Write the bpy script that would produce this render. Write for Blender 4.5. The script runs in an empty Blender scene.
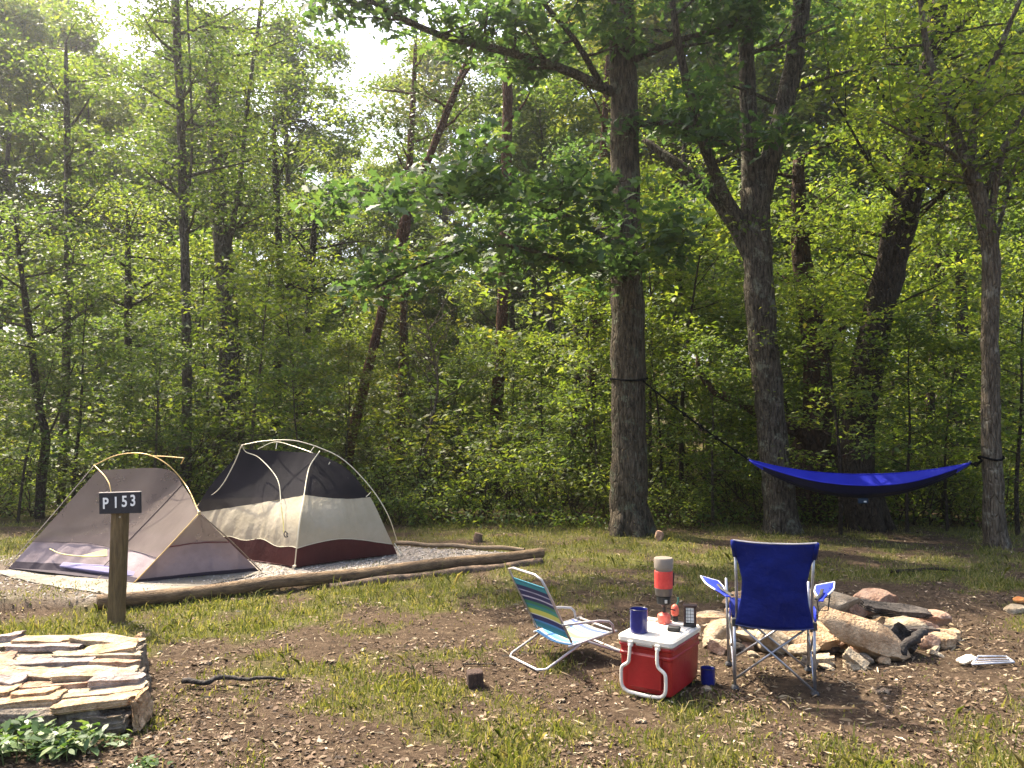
import bpy, math, random
import numpy as np
from mathutils import Vector, Matrix, noise as mnoise

scene = bpy.context.scene
COL = scene.collection
PI = math.pi
R = math.radians

# ------------------------------------------------------------------ camera
CAMH, FPX, PITCH = 1.6, 796.0, R(2.45)
cam_d = bpy.data.cameras.new('camera')
cam = bpy.data.objects.new('camera', cam_d)
COL.objects.link(cam)
cam.location = (0, 0, CAMH)
cam.rotation_euler = (PI / 2 + PITCH, 0, 0)
cam_d.sensor_width = 36
cam_d.lens = 36 * FPX / 1024
cam_d.clip_end = 2000
cam_d.clip_start = 0.05
scene.camera = cam

def ray(px, py):
    u = (px - 512) / FPX
    v = (384 - py) / FPX
    return Vector((u, math.cos(PITCH) - v * math.sin(PITCH), math.sin(PITCH) + v * math.cos(PITCH)))

def aty(px, py, Y):
    d = ray(px, py)
    t = Y / d.y
    return Vector((d.x * t, Y, CAMH + d.z * t))

def atz(px, py, z=0.0):
    d = ray(px, py)
    t = (z - CAMH) / d.z
    return Vector((d.x * t, d.y * t, z))

# ------------------------------------------------------------------ helpers
def tag(o, label=None, cat=None, group=None, kind=None):
    if label: o['label'] = label
    if cat: o['category'] = cat
    if group: o['group'] = group
    if kind: o['kind'] = kind
    return o

def thing(name, label, cat, loc=(0, 0, 0), rz=0, group=None):
    o = bpy.data.objects.new(name, None)
    o.empty_display_size = 0.1
    COL.objects.link(o)
    o.location = loc
    o.rotation_euler = (0, 0, rz)
    return tag(o, label, cat, group)

class MB:
    def __init__(s):
        s.v = []; s.f = []
    def add(s, vs, fs):
        b = len(s.v)
        s.v.extend(Vector(p) for p in vs)
        s.f.extend(tuple(b + i for i in f) for f in fs)
        return s
    def box(s, c, size, M=None, taper=1.0):
        x, y, z = (k / 2 for k in size)
        vs = []
        for dz, t in ((-z, taper), (z, 1.0)):
            for dx, dy in ((-x, -y), (x, -y), (x, y), (-x, y)):
                p = Vector((dx * t, dy * t, dz))
                if M: p = M @ p
                vs.append(p + Vector(c))
        return s.add(vs, [(3, 2, 1, 0), (4, 5, 6, 7), (0, 1, 5, 4), (1, 2, 6, 5), (2, 3, 7, 6), (3, 0, 4, 7)])
    def rbox(s, c, size, r=0.01, seg=3, M=None, taper=1.0, rt=None):
        """box with rounded vertical corners and softened top and bottom edges"""
        x, y, z = (k / 2 for k in size)
        rt = r * 0.6 if rt is None else rt
        rings = []
        for zz, ins, t in ((-z, rt, taper), (-z + rt, 0, taper), (z - rt, 0, 1), (z, rt, 1)):
            ring = []
            for cx, cy, a0 in ((1, 1, 0), (-1, 1, 90), (-1, -1, 180), (1, -1, 270)):
                for k in range(seg + 1):
                    a = R(a0 + 90 * k / seg)
                    px = cx * (x * t - r) + math.cos(a) * (r - ins)
                    py = cy * (y * t - r) + math.sin(a) * (r - ins)
                    p = Vector((px, py, zz))
                    if M: p = M @ p
                    ring.append(p + Vector(c))
            rings.append(ring)
        n = len(rings[0])
        vs = [p for ring in rings for p in ring]
        fs = []
        for i in range(3):
            for k in range(n):
                a = i * n + k; b = i * n + (k + 1) % n
                fs.append((a, b, b + n, a + n))
        fs.append(tuple(range(n - 1, -1, -1)))
        fs.append(tuple(range(3 * n, 4 * n)))
        return s.add(vs, fs)
    def tube(s, pts, rad, n=8, cap=True, jit=0, rng=None, flat=1.0):
        pts = [Vector(p) for p in pts]
        if not hasattr(rad, '__len__'): rad = [rad] * len(pts)
        vs = []; fs = []
        prev = None
        for i, p in enumerate(pts):
            d = (pts[min(i + 1, len(pts) - 1)] - pts[max(i - 1, 0)])
            if d.length < 1e-9: d = Vector((0, 0, 1))
            d.normalize()
            if prev is None:
                a = Vector((0, 0, 1)) if abs(d.z) < 0.9 else Vector((1, 0, 0))
                u = d.cross(a).normalized()
            else:
                u = (prev - d * prev.dot(d)).normalized()
            prev = u
            w = d.cross(u)
            for k in range(n):
                a = 2 * PI * k / n
                rr = rad[i] * (1 + (rng.uniform(-jit, jit) if jit else 0))
                vs.append(p + u * math.cos(a) * rr + w * math.sin(a) * rr * flat)
        for i in range(len(pts) - 1):
            for k in range(n):
                a = i * n + k; b = i * n + (k + 1) % n
                fs.append((a, b, b + n, a + n))
        if cap:
            fs.append(tuple(range(n - 1, -1, -1)))
            fs.append(tuple(range((len(pts) - 1) * n, len(pts) * n)))
        return s.add(vs, fs)
    def lathe(s, prof, c=(0, 0, 0), n=20, closed=True):
        vs = []; fs = []
        for r, z in prof:
            for k in range(n):
                a = 2 * PI * k / n
                vs.append((c[0] + r * math.cos(a), c[1] + r * math.sin(a), c[2] + z))
        m = len(prof)
        for i in range(m - 1):
            for k in range(n):
                a = i * n + k; b = i * n + (k + 1) % n
                fs.append((a, b, b + n, a + n))
        if closed:
            fs.append(tuple(range(n - 1, -1, -1)))
            fs.append(tuple(range((m - 1) * n, m * n)))
        return s.add(vs, fs)
    def grid(s, P):
        nu = len(P); nv = len(P[0])
        vs = [p for row in P for p in row]
        fs = [(i * nv + j, (i + 1) * nv + j, (i + 1) * nv + j + 1, i * nv + j + 1) for i in range(nu - 1) for j in range(nv - 1)]
        return s.add(vs, fs)
    def build(s, name, m, parent=None, smooth=False, world=True, label=None):
        me = bpy.data.meshes.new(name)
        off = parent_world(parent) if (parent is not None and world) else Vector((0, 0, 0))
        if parent is not None and world and abs(parent.rotation_euler.z) > 1e-9 and parent.parent is None:
            Mi = Matrix.Rotation(-parent.rotation_euler.z, 3, 'Z')
            vs = [Mi @ (p - off) for p in s.v]
        else:
            vs = [p - off for p in s.v]
        me.from_pydata([tuple(p) for p in vs], [], s.f)
        me.validate()
        me.update()
        if smooth: me.polygons.foreach_set('use_smooth', [True] * len(me.polygons))
        if smooth == 'auto': me.set_sharp_from_angle(angle=R(35))
        me.materials.append(m)
        o = bpy.data.objects.new(name, me)
        COL.objects.link(o)
        if parent is not None: o.parent = parent
        if label: o['label'] = label
        return o

def parent_world(o):
    p = Vector((0, 0, 0))
    while o is not None:
        p = p + o.location
        o = o.parent
    return p

def solidify(o, t, off=0):
    m = o.modifiers.new('solid', 'SOLIDIFY'); m.thickness = t; m.offset = off
    return o

def fast_mesh(name, V, k, mat, rnd=None, smooth=False):
    """mesh of independent polygons with k corners each; V is (n*k, 3)"""
    n = len(V) // k
    me = bpy.data.meshes.new(name)
    me.vertices.add(n * k)
    me.vertices.foreach_set('co', np.asarray(V, dtype=np.float32).ravel())
    me.loops.add(n * k)
    me.loops.foreach_set('vertex_index', np.arange(n * k, dtype=np.int32))
    me.polygons.add(n)
    me.polygons.foreach_set('loop_start', np.arange(0, n * k, k, dtype=np.int32))
    me.update(calc_edges=True)
    if rnd is not None:
        a = me.attributes.new('rnd', 'FLOAT', 'POINT')
        a.data.foreach_set('value', np.repeat(np.asarray(rnd, dtype=np.float32), k))
    if mat: me.materials.append(mat)
    return me

def unit(a):
    return a / np.maximum(np.linalg.norm(a, axis=1, keepdims=True), 1e-9)

LEAF = {
    'simple': [(-.5, 0, 0), (-.08, .26, .07), (.5, 0, -.10), (-.08, -.26, .07)],
    'oval': [(-.5, 0, 0), (-.22, .2, .05), (.15, .22, .04), (.5, 0, -.12), (.15, -.22, .04), (-.22, -.2, .05)],
    'oak': [(-.5, 0, 0), (-.28, .13, .03), (-.14, .10, .02), (0.02, .27, .04), (.12, .13, .0), (.27, .22, -.03), (.33, .08, -.06), (.5, 0, -.12),
            (.33, -.08, -.06), (.27, -.22, -.03), (.12, -.13, .0), (.02, -.27, .04), (-.14, -.10, .02), (-.28, -.13, .03)],
}
def leaf_verts(C, size, rng, bias=1.2, kind='simple', outward=None):
    n = len(C)
    N = unit(rng.normal(size=(n, 3)))
    N[:, 2] = np.abs(N[:, 2]) + bias * rng.uniform(0.2, 1, n)
    N = unit(N)
    A = rng.normal(size=(n, 3))
    if outward is not None: A = A + outward * 1.2
    A = unit(A - N * np.sum(A * N, axis=1, keepdims=True))
    B = np.cross(N, A)
    S = (size * rng.uniform(0.65, 1.25, n))[:, None]
    L = LEAF[kind]
    out = np.empty((n, len(L), 3))
    for i, (a, b, c) in enumerate(L):
        out[:, i, :] = C + S * (A * a + B * b + N * c)
    return out.reshape(-1, 3), len(L)

# ------------------------------------------------------------------ materials
def mat(name, base=(0.5, 0.5, 0.5), rough=0.6, metal=0.0, spec=0.4, noise=None, bump=0.0, bscale=40, coat=0, stretch=None):
    m = bpy.data.materials.new(name); m.use_nodes = True
    nt = m.node_tree; N = nt.nodes; L = nt.links
    p = N['Principled BSDF']
    p.inputs['Base Color'].default_value = (*base, 1)
    p.inputs['Roughness'].default_value = rough
    p.inputs['Metallic'].default_value = metal
    p.inputs['Specular IOR Level'].default_value = spec
    if coat: p.inputs['Coat Weight'].default_value = coat
    tc = N.new('ShaderNodeTexCoord')
    vec = tc.outputs['Object']
    if stretch:
        mp = N.new('ShaderNodeMapping'); mp.inputs['Scale'].default_value = stretch
        L.new(vec, mp.inputs['Vector']); vec = mp.outputs['Vector']
    if noise:
        col2, sc = noise[0], noise[1]
        lo, hi = (noise[2], noise[3]) if len(noise) > 3 else (0.4, 0.62)
        nz = N.new('ShaderNodeTexNoise'); nz.inputs['Scale'].default_value = sc; nz.inputs['Detail'].default_value = 6
        nz.inputs['Roughness'].default_value = 0.65
        L.new(vec, nz.inputs['Vector'])
        cr = N.new('ShaderNodeValToRGB')
        cr.color_ramp.elements[0].position = lo; cr.color_ramp.elements[0].color = (*base, 1)
        cr.color_ramp.elements[1].position = hi; cr.color_ramp.elements[1].color = (*col2, 1)
        L.new(nz.outputs['Fac'], cr.inputs['Fac']); L.new(cr.outputs['Color'], p.inputs['Base Color'])
    if bump:
        n2 = N.new('ShaderNodeTexNoise'); n2.inputs['Scale'].default_value = bscale; n2.inputs['Detail'].default_value = 8
        L.new(vec, n2.inputs['Vector'])
        b = N.new('ShaderNodeBump'); b.inputs['Strength'].default_value = min(1, bump); b.inputs['Distance'].default_value = 0.02
        L.new(n2.outputs['Fac'], b.inputs['Height']); L.new(b.outputs['Normal'], p.inputs['Normal'])
    return m

def ramp_mat(name, stops, rough=0.7, trans=0.0, tcol=None, attr='rnd', spec=0.3, spotty=0.0):
    """colour picked per leaf from a stored random number; optional translucency"""
    m = bpy.data.materials.new(name); m.use_nodes = True
    nt = m.node_tree; N = nt.nodes; L = nt.links
    p = N['Principled BSDF']; out = N['Material Output']
    at = N.new('ShaderNodeAttribute'); at.attribute_name = attr
    cr = N.new('ShaderNodeValToRGB')
    els = cr.color_ramp.elements
    while len(els) < len(stops): els.new(0.5)
    for e, (pos, c) in zip(els, stops):
        e.position = pos; e.color = (*c, 1)
    L.new(at.outputs['Fac'], cr.inputs['Fac'])
    L.new(cr.outputs['Color'], p.inputs['Base Color'])
    p.inputs['Roughness'].default_value = rough
    p.inputs['Specular IOR Level'].default_value = spec
    if trans:
        t = N.new('ShaderNodeBsdfTranslucent')
        mx = N.new('ShaderNodeMix'); mx.data_type = 'RGBA'; mx.blend_type = 'MULTIPLY'
        mx.inputs['Factor'].default_value = 1.0
        L.new(cr.outputs['Color'], mx.inputs[6]); mx.inputs[7].default_value = (*tcol, 1)
        L.new(mx.outputs[2], t.inputs['Color'])
        ms = N.new('ShaderNodeMixShader'); ms.inputs['Fac'].default_value = trans
        L.new(p.outputs['BSDF'], ms.inputs[1]); L.new(t.outputs['BSDF'], ms.inputs[2])
        L.new(ms.outputs['Shader'], out.inputs['Surface'])
    return m

TC = (2.15, 2.15, 0.85)
LM = {
    'bright': ramp_mat('leaf_bright', [(0, (.056, .090, .020)), (.5, (.100, .138, .030)), (.85, (.160, .182, .040)), (1, (.24, .20, .05))], .5, .52, TC),
    'green': ramp_mat('leaf_green', [(0, (.036, .068, .022)), (.5, (.072, .110, .032)), (1, (.140, .160, .040))], .5, .48, TC),
    'dark': ramp_mat('leaf_dark', [(0, (.032, .062, .028)), (.6, (.062, .104, .042)), (1, (.125, .165, .045))], .55, .46, (1.9, 2.05, .9)),
    'olive': ramp_mat('leaf_olive', [(0, (.055, .070, .018)), (.5, (.085, .105, .024)), (.9, (.13, .13, .04)), (1, (.22, .13, .04))], .5, .45, TC),
    'pine': ramp_mat('pine_needle', [(0, (.028, .050, .018)), (1, (.06, .085, .03))], .5, .2, TC),
}

def bark_mat(name, c1, c2, lichen=None, vs=0.22, sc=26, bump=1.0):
    m = bpy.data.materials.new(name); m.use_nodes = True
    nt = m.node_tree; N = nt.nodes; L = nt.links
    p = N['Principled BSDF']; p.inputs['Roughness'].default_value = .9; p.inputs['Specular IOR Level'].default_value = .15
    tc = N.new('ShaderNodeTexCoord')
    mp = N.new('ShaderNodeMapping'); mp.inputs['Scale'].default_value = (1, 1, vs)
    L.new(tc.outputs['Object'], mp.inputs['Vector'])
    n1 = N.new('ShaderNodeTexNoise'); n1.inputs['Scale'].default_value = sc; n1.inputs['Detail'].default_value = 7; n1.inputs['Roughness'].default_value = .7
    L.new(mp.outputs['Vector'], n1.inputs['Vector'])
    v = N.new('ShaderNodeTexVoronoi'); v.feature = 'DISTANCE_TO_EDGE'; v.inputs['Scale'].default_value = sc * .9
    L.new(mp.outputs['Vector'], v.inputs['Vector'])
    cr = N.new('ShaderNodeValToRGB')
    cr.color_ramp.elements[0].position = .36; cr.color_ramp.elements[0].color = (*c1, 1)
    cr.color_ramp.elements[1].position = .66; cr.color_ramp.elements[1].color = (*c2, 1)
    L.new(n1.outputs['Fac'], cr.inputs['Fac'])
    col = cr.outputs['Color']
    if lichen:
        n2 = N.new('ShaderNodeTexNoise'); n2.inputs['Scale'].default_value = 5; n2.inputs['Detail'].default_value = 8; n2.inputs['Roughness'].default_value = .75
        L.new(tc.outputs['Object'], n2.inputs['Vector'])
        c2r = N.new('ShaderNodeValToRGB'); c2r.color_ramp.elements[0].position = .54; c2r.color_ramp.elements[1].position = .62
        L.new(n2.outputs['Fac'], c2r.inputs['Fac'])
        mx = N.new('ShaderNodeMix'); mx.data_type = 'RGBA'
        L.new(c2r.outputs['Color'], mx.inputs['Factor']); L.new(col, mx.inputs[6]); mx.inputs[7].default_value = (*lichen, 1)
        col = mx.outputs[2]
    L.new(col, p.inputs['Base Color'])
    ad = N.new('ShaderNodeMath'); ad.operation = 'ADD'
    mr = N.new('ShaderNodeMath'); mr.operation = 'MINIMUM'; mr.inputs[1].default_value = .12
    L.new(v.outputs['Distance'], mr.inputs[0])
    ml = N.new('ShaderNodeMath'); ml.operation = 'MULTIPLY'; ml.inputs[1].default_value = 5
    L.new(mr.outputs[0], ml.inputs[0]); L.new(ml.outputs[0], ad.inputs[0]); L.new(n1.outputs['Fac'], ad.inputs[1])
    b = N.new('ShaderNodeBump'); b.inputs['Strength'].default_value = bump; b.inputs['Distance'].default_value = .055
    L.new(ad.outputs[0], b.inputs['Height']); L.new(b.outputs['Normal'], p.inputs['Normal'])
    return m

BK = {
    'oak': bark_mat('bark_oak', (.020, .016, .011), (.165, .130, .090), (.135, .140, .095)),
    'grey': bark_mat('bark_grey', (.022, .018, .014), (.185, .152, .112), (.21, .21, .155), sc=34),
    'pine': bark_mat('bark_pine', (.050, .024, .016), (.16, .078, .046), None, .35, 22),
    'dark': bark_mat('bark_dark', (.018, .014, .011), (.095, .072, .052), None, .3, 30),
    'pale': bark_mat('bark_pale', (.055, .042, .030), (.20, .16, .115), (.24, .22, .17), .2, 30),
}

# ------------------------------------------------------------------ ground
PAD = [(-3.50, 6.62), (0.30, 8.98), (-1.4, 9.58), (-5.0, 9.5), (-6.6, 8.3), (-6.9, 6.72)]
def pad_dist(x, y):
    """signed distance to the tent pad polygon, positive inside (numpy)"""
    x = np.asarray(x, float); y = np.asarray(y, float)
    inside = np.zeros(x.shape, bool)
    dmin = np.full(x.shape, 1e9)
    n = len(PAD)
    for i in range(n):
        x0, y0 = PAD[i]; x1, y1 = PAD[(i + 1) % n]
        dx, dy = x1 - x0, y1 - y0
        t = np.clip(((x - x0) * dx + (y - y0) * dy) / (dx * dx + dy * dy), 0, 1)
        dmin = np.minimum(dmin, np.hypot(x - x0 - t * dx, y - y0 - t * dy))
        c = ((y0 > y) != (y1 > y)) & (x < (x1 - x0) * (y - y0) / (y1 - y0 + 1e-12) + x0)
        inside ^= c
    return np.where(inside, dmin, -dmin)

def fbm(x, y, sc, seed, octv=3):
    """cheap smooth value noise 0..1 (numpy)"""
    x = np.asarray(x, float) * sc; y = np.asarray(y, float) * sc
    tot = 0; amp = 1; nrm = 0
    for o in range(octv):
        xi = np.floor(x).astype(np.int64); yi = np.floor(y).astype(np.int64)
        fx = x - xi; fy = y - yi
        fx = fx * fx * (3 - 2 * fx); fy = fy * fy * (3 - 2 * fy)
        def h(a, b):
            k = (a * 374761393 + b * 668265263 + (seed + o) * 1442695041) & 0x7fffffff
            k = ((k ^ (k >> 13)) * 1274126177) & 0x7fffffff
            return ((k ^ (k >> 16)) & 0xffff) / 65535.0
        v = (h(xi, yi) * (1 - fx) + h(xi + 1, yi) * fx) * (1 - fy) + (h(xi, yi + 1) * (1 - fx) + h(xi + 1, yi + 1) * fx) * fy
        tot = tot + v * amp; nrm += amp
        amp *= .5; x = x * 2.03 + 11.3; y = y * 2.03 + 5.7
    return tot / nrm

def gz(x, y):
    x = np.asarray(x, float); y = np.asarray(y, float)
    z = (fbm(x, y, .6, 3) - .5) * .05 + (fbm(x, y, 3.2, 9) - .5) * .022
    z = z + np.clip((pad_dist(x, y) + .02) / .06, 0, 1) * .085 * (1)
    far = np.clip((y - 16) / 60, 0, 3)
    z = z + far * far * 2.0
    return z
def gzf(x, y):
    return float(gz(np.array([x]), np.array([y]))[0])

def blob(x, y, cx, cy, rx, ry):
    return np.exp(-(((x - cx) / rx) ** 2 + ((y - cy) / ry) ** 2))

def grass_density(x, y):
    """0..1 how grassy the clearing is"""
    x = np.asarray(x, float); y = np.asarray(y, float)
    n = fbm(x, y, 1.1, 21, 4); n2 = fbm(x, y, 3.1, 33, 3)
    d = .28 + 1.35 * (n - .5) + 1.9 * (n2 - .5)
    d = d + .30 * np.clip((y - 7.0) / 1.0, 0, 1)                     # greener strip towards the trees
    d = d + .35 * blob(x, y, -3.0, 5.9, 2.2, .45) + .5 * blob(x, y, -1.6, 7.0, 1.6, .5)
    d = d + .35 * blob(x, y, 0.9, 4.2, .5, .25) + .5 * blob(x, y, -.2, 4.7, .5, .35) + .3 * blob(x, y, -1.4, 4.8, .3, .3)
    d = d + .35 * blob(x, y, 2.9, 4.4, .8, .5) + .25 * blob(x, y, 0.4, 3.8, 1.0, .25)
    d = d - .55 * blob(x, y, 2.4, 5.7, 2.3, 1.1) - .45 * blob(x, y, .4, 6.3, 1.3, .6) - .4 * blob(x, y, 3.2, 7.2, 1.6, .7)
    d = d - .35 * blob(x, y, -1.5, 4.3, .9, .7) - .35 * blob(x, y, -1.6, 5.6, 1.2, .35) - .3 * blob(x, y, 1.5, 4.3, .7, .5)
    p = pad_dist(x, y)
    d = np.where(p > 0, d * .2 + .45 * np.clip((-3.3 - x) * 1.2, 0, 1) * np.clip(1.2 - p * 1.6, 0, 1), d)
    return np.clip(d, 0, 1)

def gravel_mask(x, y):
    p = pad_dist(x, y)
    return np.clip(p / .08, 0, 1) * np.clip((x + 4.2) / 1.2, .25, 1)

def make_ground():
    def axis(fine0, fine1, st, far):
        a = list(np.arange(fine0, fine1, st))
        s = st; p = fine0; lo = []
        while p > -far: s *= 1.28; p -= s; lo.append(p)
        s = st; p = a[-1]; hi = []
        while p < far: s *= 1.28; p += s; hi.append(p)
        return np.array(lo[::-1] + a + hi)
    X = axis(-8, 8, .07, 600); Y = axis(2.0, 12.5, .07, 600)
    XX, YY = np.meshgrid(X, Y, indexing='ij')
    ZZ = np.minimum(gz(XX, YY), 14)
    V = np.stack([XX, YY, ZZ], -1).reshape(-1, 3)
    nx, ny = len(X), len(Y)
    I = (np.arange(nx - 1)[:, None] * ny + np.arange(ny - 1)[None, :]).ravel()
    F = np.stack([I, I + ny, I + ny + 1, I + 1], 1)
    me = bpy.data.meshes.new('ground')
    me.vertices.add(len(V)); me.vertices.foreach_set('co', V.astype(np.float32).ravel())
    me.loops.add(F.size); me.loops.foreach_set('vertex_index', F.astype(np.int32).ravel())
    me.polygons.add(len(F)); me.polygons.foreach_set('loop_start', np.arange(0, F.size, 4, dtype=np.int32))
    me.update(calc_edges=True)
    me.polygons.foreach_set('use_smooth', [True] * len(F))
    a = me.attributes.new('grass', 'FLOAT', 'POINT'); a.data.foreach_set('value', grass_density(XX, YY).astype(np.float32).ravel())
    a = me.attributes.new('gravel', 'FLOAT', 'POINT'); a.data.foreach_set('value', gravel_mask(XX, YY).astype(np.float32).ravel())
    m = bpy.data.materials.new('forest_clearing_soil'); m.use_nodes = True
    nt = m.node_tree; N = nt.nodes; L = nt.links
    p = N['Principled BSDF']; p.inputs['Roughness'].default_value = .95; p.inputs['Specular IOR Level'].default_value = .1
    tc = N.new('ShaderNodeTexCoord')
    def nz(sc, det=8, rough=.7):
        n = N.new('ShaderNodeTexNoise'); n.inputs['Scale'].default_value = sc; n.inputs['Detail'].default_value = det
        n.inputs['Roughness'].default_value = rough
        L.new(tc.outputs['Object'], n.inputs['Vector']); return n.outputs['Fac']
    def ramp(fac, stops):
        c = N.new('ShaderNodeValToRGB'); els = c.color_ramp.elements
        while len(els) < len(stops): els.new(.5)
        for e, (q, col) in zip(els, stops): e.position = q; e.color = (*col, 1)
        L.new(fac, c.inputs['Fac']); return c.outputs['Color']
    def mix(fac, a, b):
        x = N.new('ShaderNodeMix'); x.data_type = 'RGBA'
        L.new(fac, x.inputs['Factor']); L.new(a, x.inputs[6]); L.new(b, x.inputs[7]); return x.outputs[2]
    soil = ramp(nz(22), [(.32, (.025, .016, .010)), (.5, (.075, .049, .031)), (.66, (.15, .105, .069))])
    soil2 = ramp(nz(3.5), [(.38, (.036, .024, .016)), (.62, (.100, .070, .045))])
    so = N.new('ShaderNodeMix'); so.data_type = 'RGBA'; so.inputs['Factor'].default_value = .45
    L.new(soil, so.inputs[6]); L.new(soil2, so.inputs[7]); soil = so.outputs[2]
    turf = ramp(nz(30), [(.35, (.045, .048, .014)), (.55, (.110, .108, .030)), (.7, (.17, .145, .055))])
    grav = ramp(nz(60), [(.35, (.12, .10, .085)), (.5, (.30, .26, .22)), (.65, (.46, .41, .35))])
    ag = N.new('ShaderNodeAttribute'); ag.attribute_name = 'grass'
    av = N.new('ShaderNodeAttribute'); av.attribute_name = 'gravel'
    md = N.new('ShaderNodeMath'); md.operation = 'MULTIPLY_ADD'; md.use_clamp = True
    L.new(ag.outputs['Fac'], md.inputs[0]); md.inputs[1].default_value = 1.5; md.inputs[2].default_value = -.35
    c = mix(md.outputs[0], soil, turf)
    c = mix(av.outputs['Fac'], c, grav)
    L.new(c, p.inputs['Base Color'])
    b = N.new('ShaderNodeBump'); b.inputs['Strength'].default_value = 1; b.inputs['Distance'].default_value = .025
    L.new(nz(45, 10, .75), b.inputs['Height']); L.new(b.outputs['Normal'], p.inputs['Normal'])
    me.materials.append(m)
    o = bpy.data.objects.new('ground', me); COL.objects.link(o)
    tag(o, kind='structure')
    return o
make_ground()

# ---- scattered ground cover -------------------------------------------------
def view_scatter(n, rng, ymin=3.3, ymax=12.0, p=1.2):
    """points over the visible part of the clearing, denser near the camera"""
    u = rng.uniform(0, 1, n)
    Y = ymin * (ymax / ymin) ** (u ** p)
    X = rng.uniform(-1, 1, n) * (Y * .74 + .5)
    return X, Y

MESH_STUFF = []
def grass():
    rng = np.random.default_rng(5)
    # tuft centres
    nt = 40000
    X, Y = view_scatter(nt, rng, 3.2, 12.4, 1.0)
    d = grass_density(X, Y)
    keep = rng.uniform(0, 1, nt) < np.clip(.06 + (d - .15) * 1.15, 0.03, 1)
    X, Y, d = X[keep], Y[keep], d[keep]
    nb = rng.integers(2, 8, len(X))
    idx = np.repeat(np.arange(len(X)), nb)
    n = len(idx)
    sp = .045
    bx = X[idx] + rng.normal(size=n) * sp; by = Y[idx] + rng.normal(size=n) * sp
    bz = gz(bx, by) - .003
    h = rng.uniform(.018, .07, n) * (.40 + .85 * d[idx]) * np.where(rng.uniform(0, 1, n) < .05, 2.1, 1)
    w = rng.uniform(.0022, .0045, n)
    a = rng.uniform(0, 2 * PI, n); lean = rng.uniform(.1, .9, n) * h
    face = rng.uniform(0, 2 * PI, n)
    V = np.empty((n, 5, 3))
    cx, cy = np.cos(face) * w, np.sin(face) * w
    lx, ly = np.cos(a) * lean, np.sin(a) * lean
    def put(i, f, s, z):
        V[:, i, 0] = bx + lx * f + cx * s; V[:, i, 1] = by + ly * f + cy * s; V[:, i, 2] = bz + h * z
    put(0, 0, -1, 0); put(1, 0, 1, 0); put(2, .35, .85, .6); put(3, 1, 0, 1 - .2); put(4, .35, -.85, .6)
    rnd = np.clip(rng.uniform(0, 1, n) * .75 + .35 * (rng.uniform(0, 1, len(X)))[idx] - .1, 0, 1)
    m = ramp_mat('grass_blade', [(0, (.060, .078, .016)), (.4, (.130, .145, .030)), (.68, (.22, .20, .065)), (1, (.38, .30, .17))], .55, .35, (1.6, 1.6, .8))
    me = fast_mesh('grass', V.reshape(-1, 3), 5, m, rnd)
    o = bpy.data.objects.new('grass', me); COL.objects.link(o)
    tag(o, 'short patchy yellow-green grass growing over the bare soil of the clearing', 'grass', kind='stuff')
grass()

def flat_bits(name, n, seed, ymax, smin, smax, stops, lift, aspect=(.25, .7), label='', cat='', dens=None, thick=False, tilt=.35):
    rng = np.random.default_rng(seed)
    X, Y = view_scatter(n, rng, 3.2, ymax, 1.0)
    if dens is not None:
        k = rng.uniform(0, 1, n) < dens(X, Y); X, Y = X[k], Y[k]; n = len(X)
    Z = gz(X, Y) + lift
    a = rng.uniform(0, 2 * PI, n)
    s = rng.uniform(0, 1, n) ** 3.0 * (smax - smin) + smin
    asp = rng.uniform(*aspect, n)
    N = np.stack([rng.normal(size=n) * tilt, rng.normal(size=n) * tilt, np.ones(n)], 1); N = unit(N)
    A = np.stack([np.cos(a), np.sin(a), np.zeros(n)], 1); A = unit(A - N * np.sum(A * N, axis=1, keepdims=True))
    B = np.cross(N, A)
    P = np.stack([X, Y, Z + s * .12], 1)
    prof = [(-.5, 0, 0), (-.2, .5, .08), (.22, .42, .06), (.5, .05, -.03), (.15, -.5, .07), (-.28, -.4, .05)]
    V = np.empty((n, 6, 3))
    for i, (p, q, c) in enumerate(prof):
        j = 1 + rng.uniform(-.25, .25, n)
        V[:, i, :] = P + A * (p * s * j)[:, None] + B * (q * s * asp * j)[:, None] + N * (c * s * rng.uniform(-.5, 2.2, n))[:, None]
    m = ramp_mat(name, stops, .8)
    me = fast_mesh(name, V.reshape(-1, 3), 6, m, rng.uniform(0, 1, n))
    o = bpy.data.objects.new(name, me); COL.objects.link(o)
    tag(o, label, cat, kind='stuff')
flat_bits('leaf_litter', 150000, 11, 12.2, .005, .040,
          [(0, (.022, .013, .008)), (.45, (.080, .050, .030)), (.8, (.16, .105, .066)), (.95, (.24, .175, .115)), (1, (.38, .31, .23))], .002,
          label='dry brown leaves and wood chips littering the bare soil', cat='leaf litter',
          dens=lambda x, y: np.clip(1.0 - .55 * grass_density(x, y), .2, 1) * np.clip(3.2 * fbm(x, y, 2.3, 71, 4) - .95, .12, 1) * (gravel_mask(x, y) < .5))

flat_bits('dry_grass', 30000, 12, 12.2, .02, .085,
          [(0, (.09, .06, .035)), (.5, (.20, .145, .085)), (.9, (.33, .26, .16)), (1, (.44, .37, .26))], .004, aspect=(.03, .09), tilt=.25,
          label='thin dead grass stalks and twigs strewn over the clearing', cat='dead grass',
          dens=lambda x, y: np.clip(.25 + 1.1 * fbm(x, y, 1.7, 55), .1, 1) * (gravel_mask(x, y) < .6))

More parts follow.
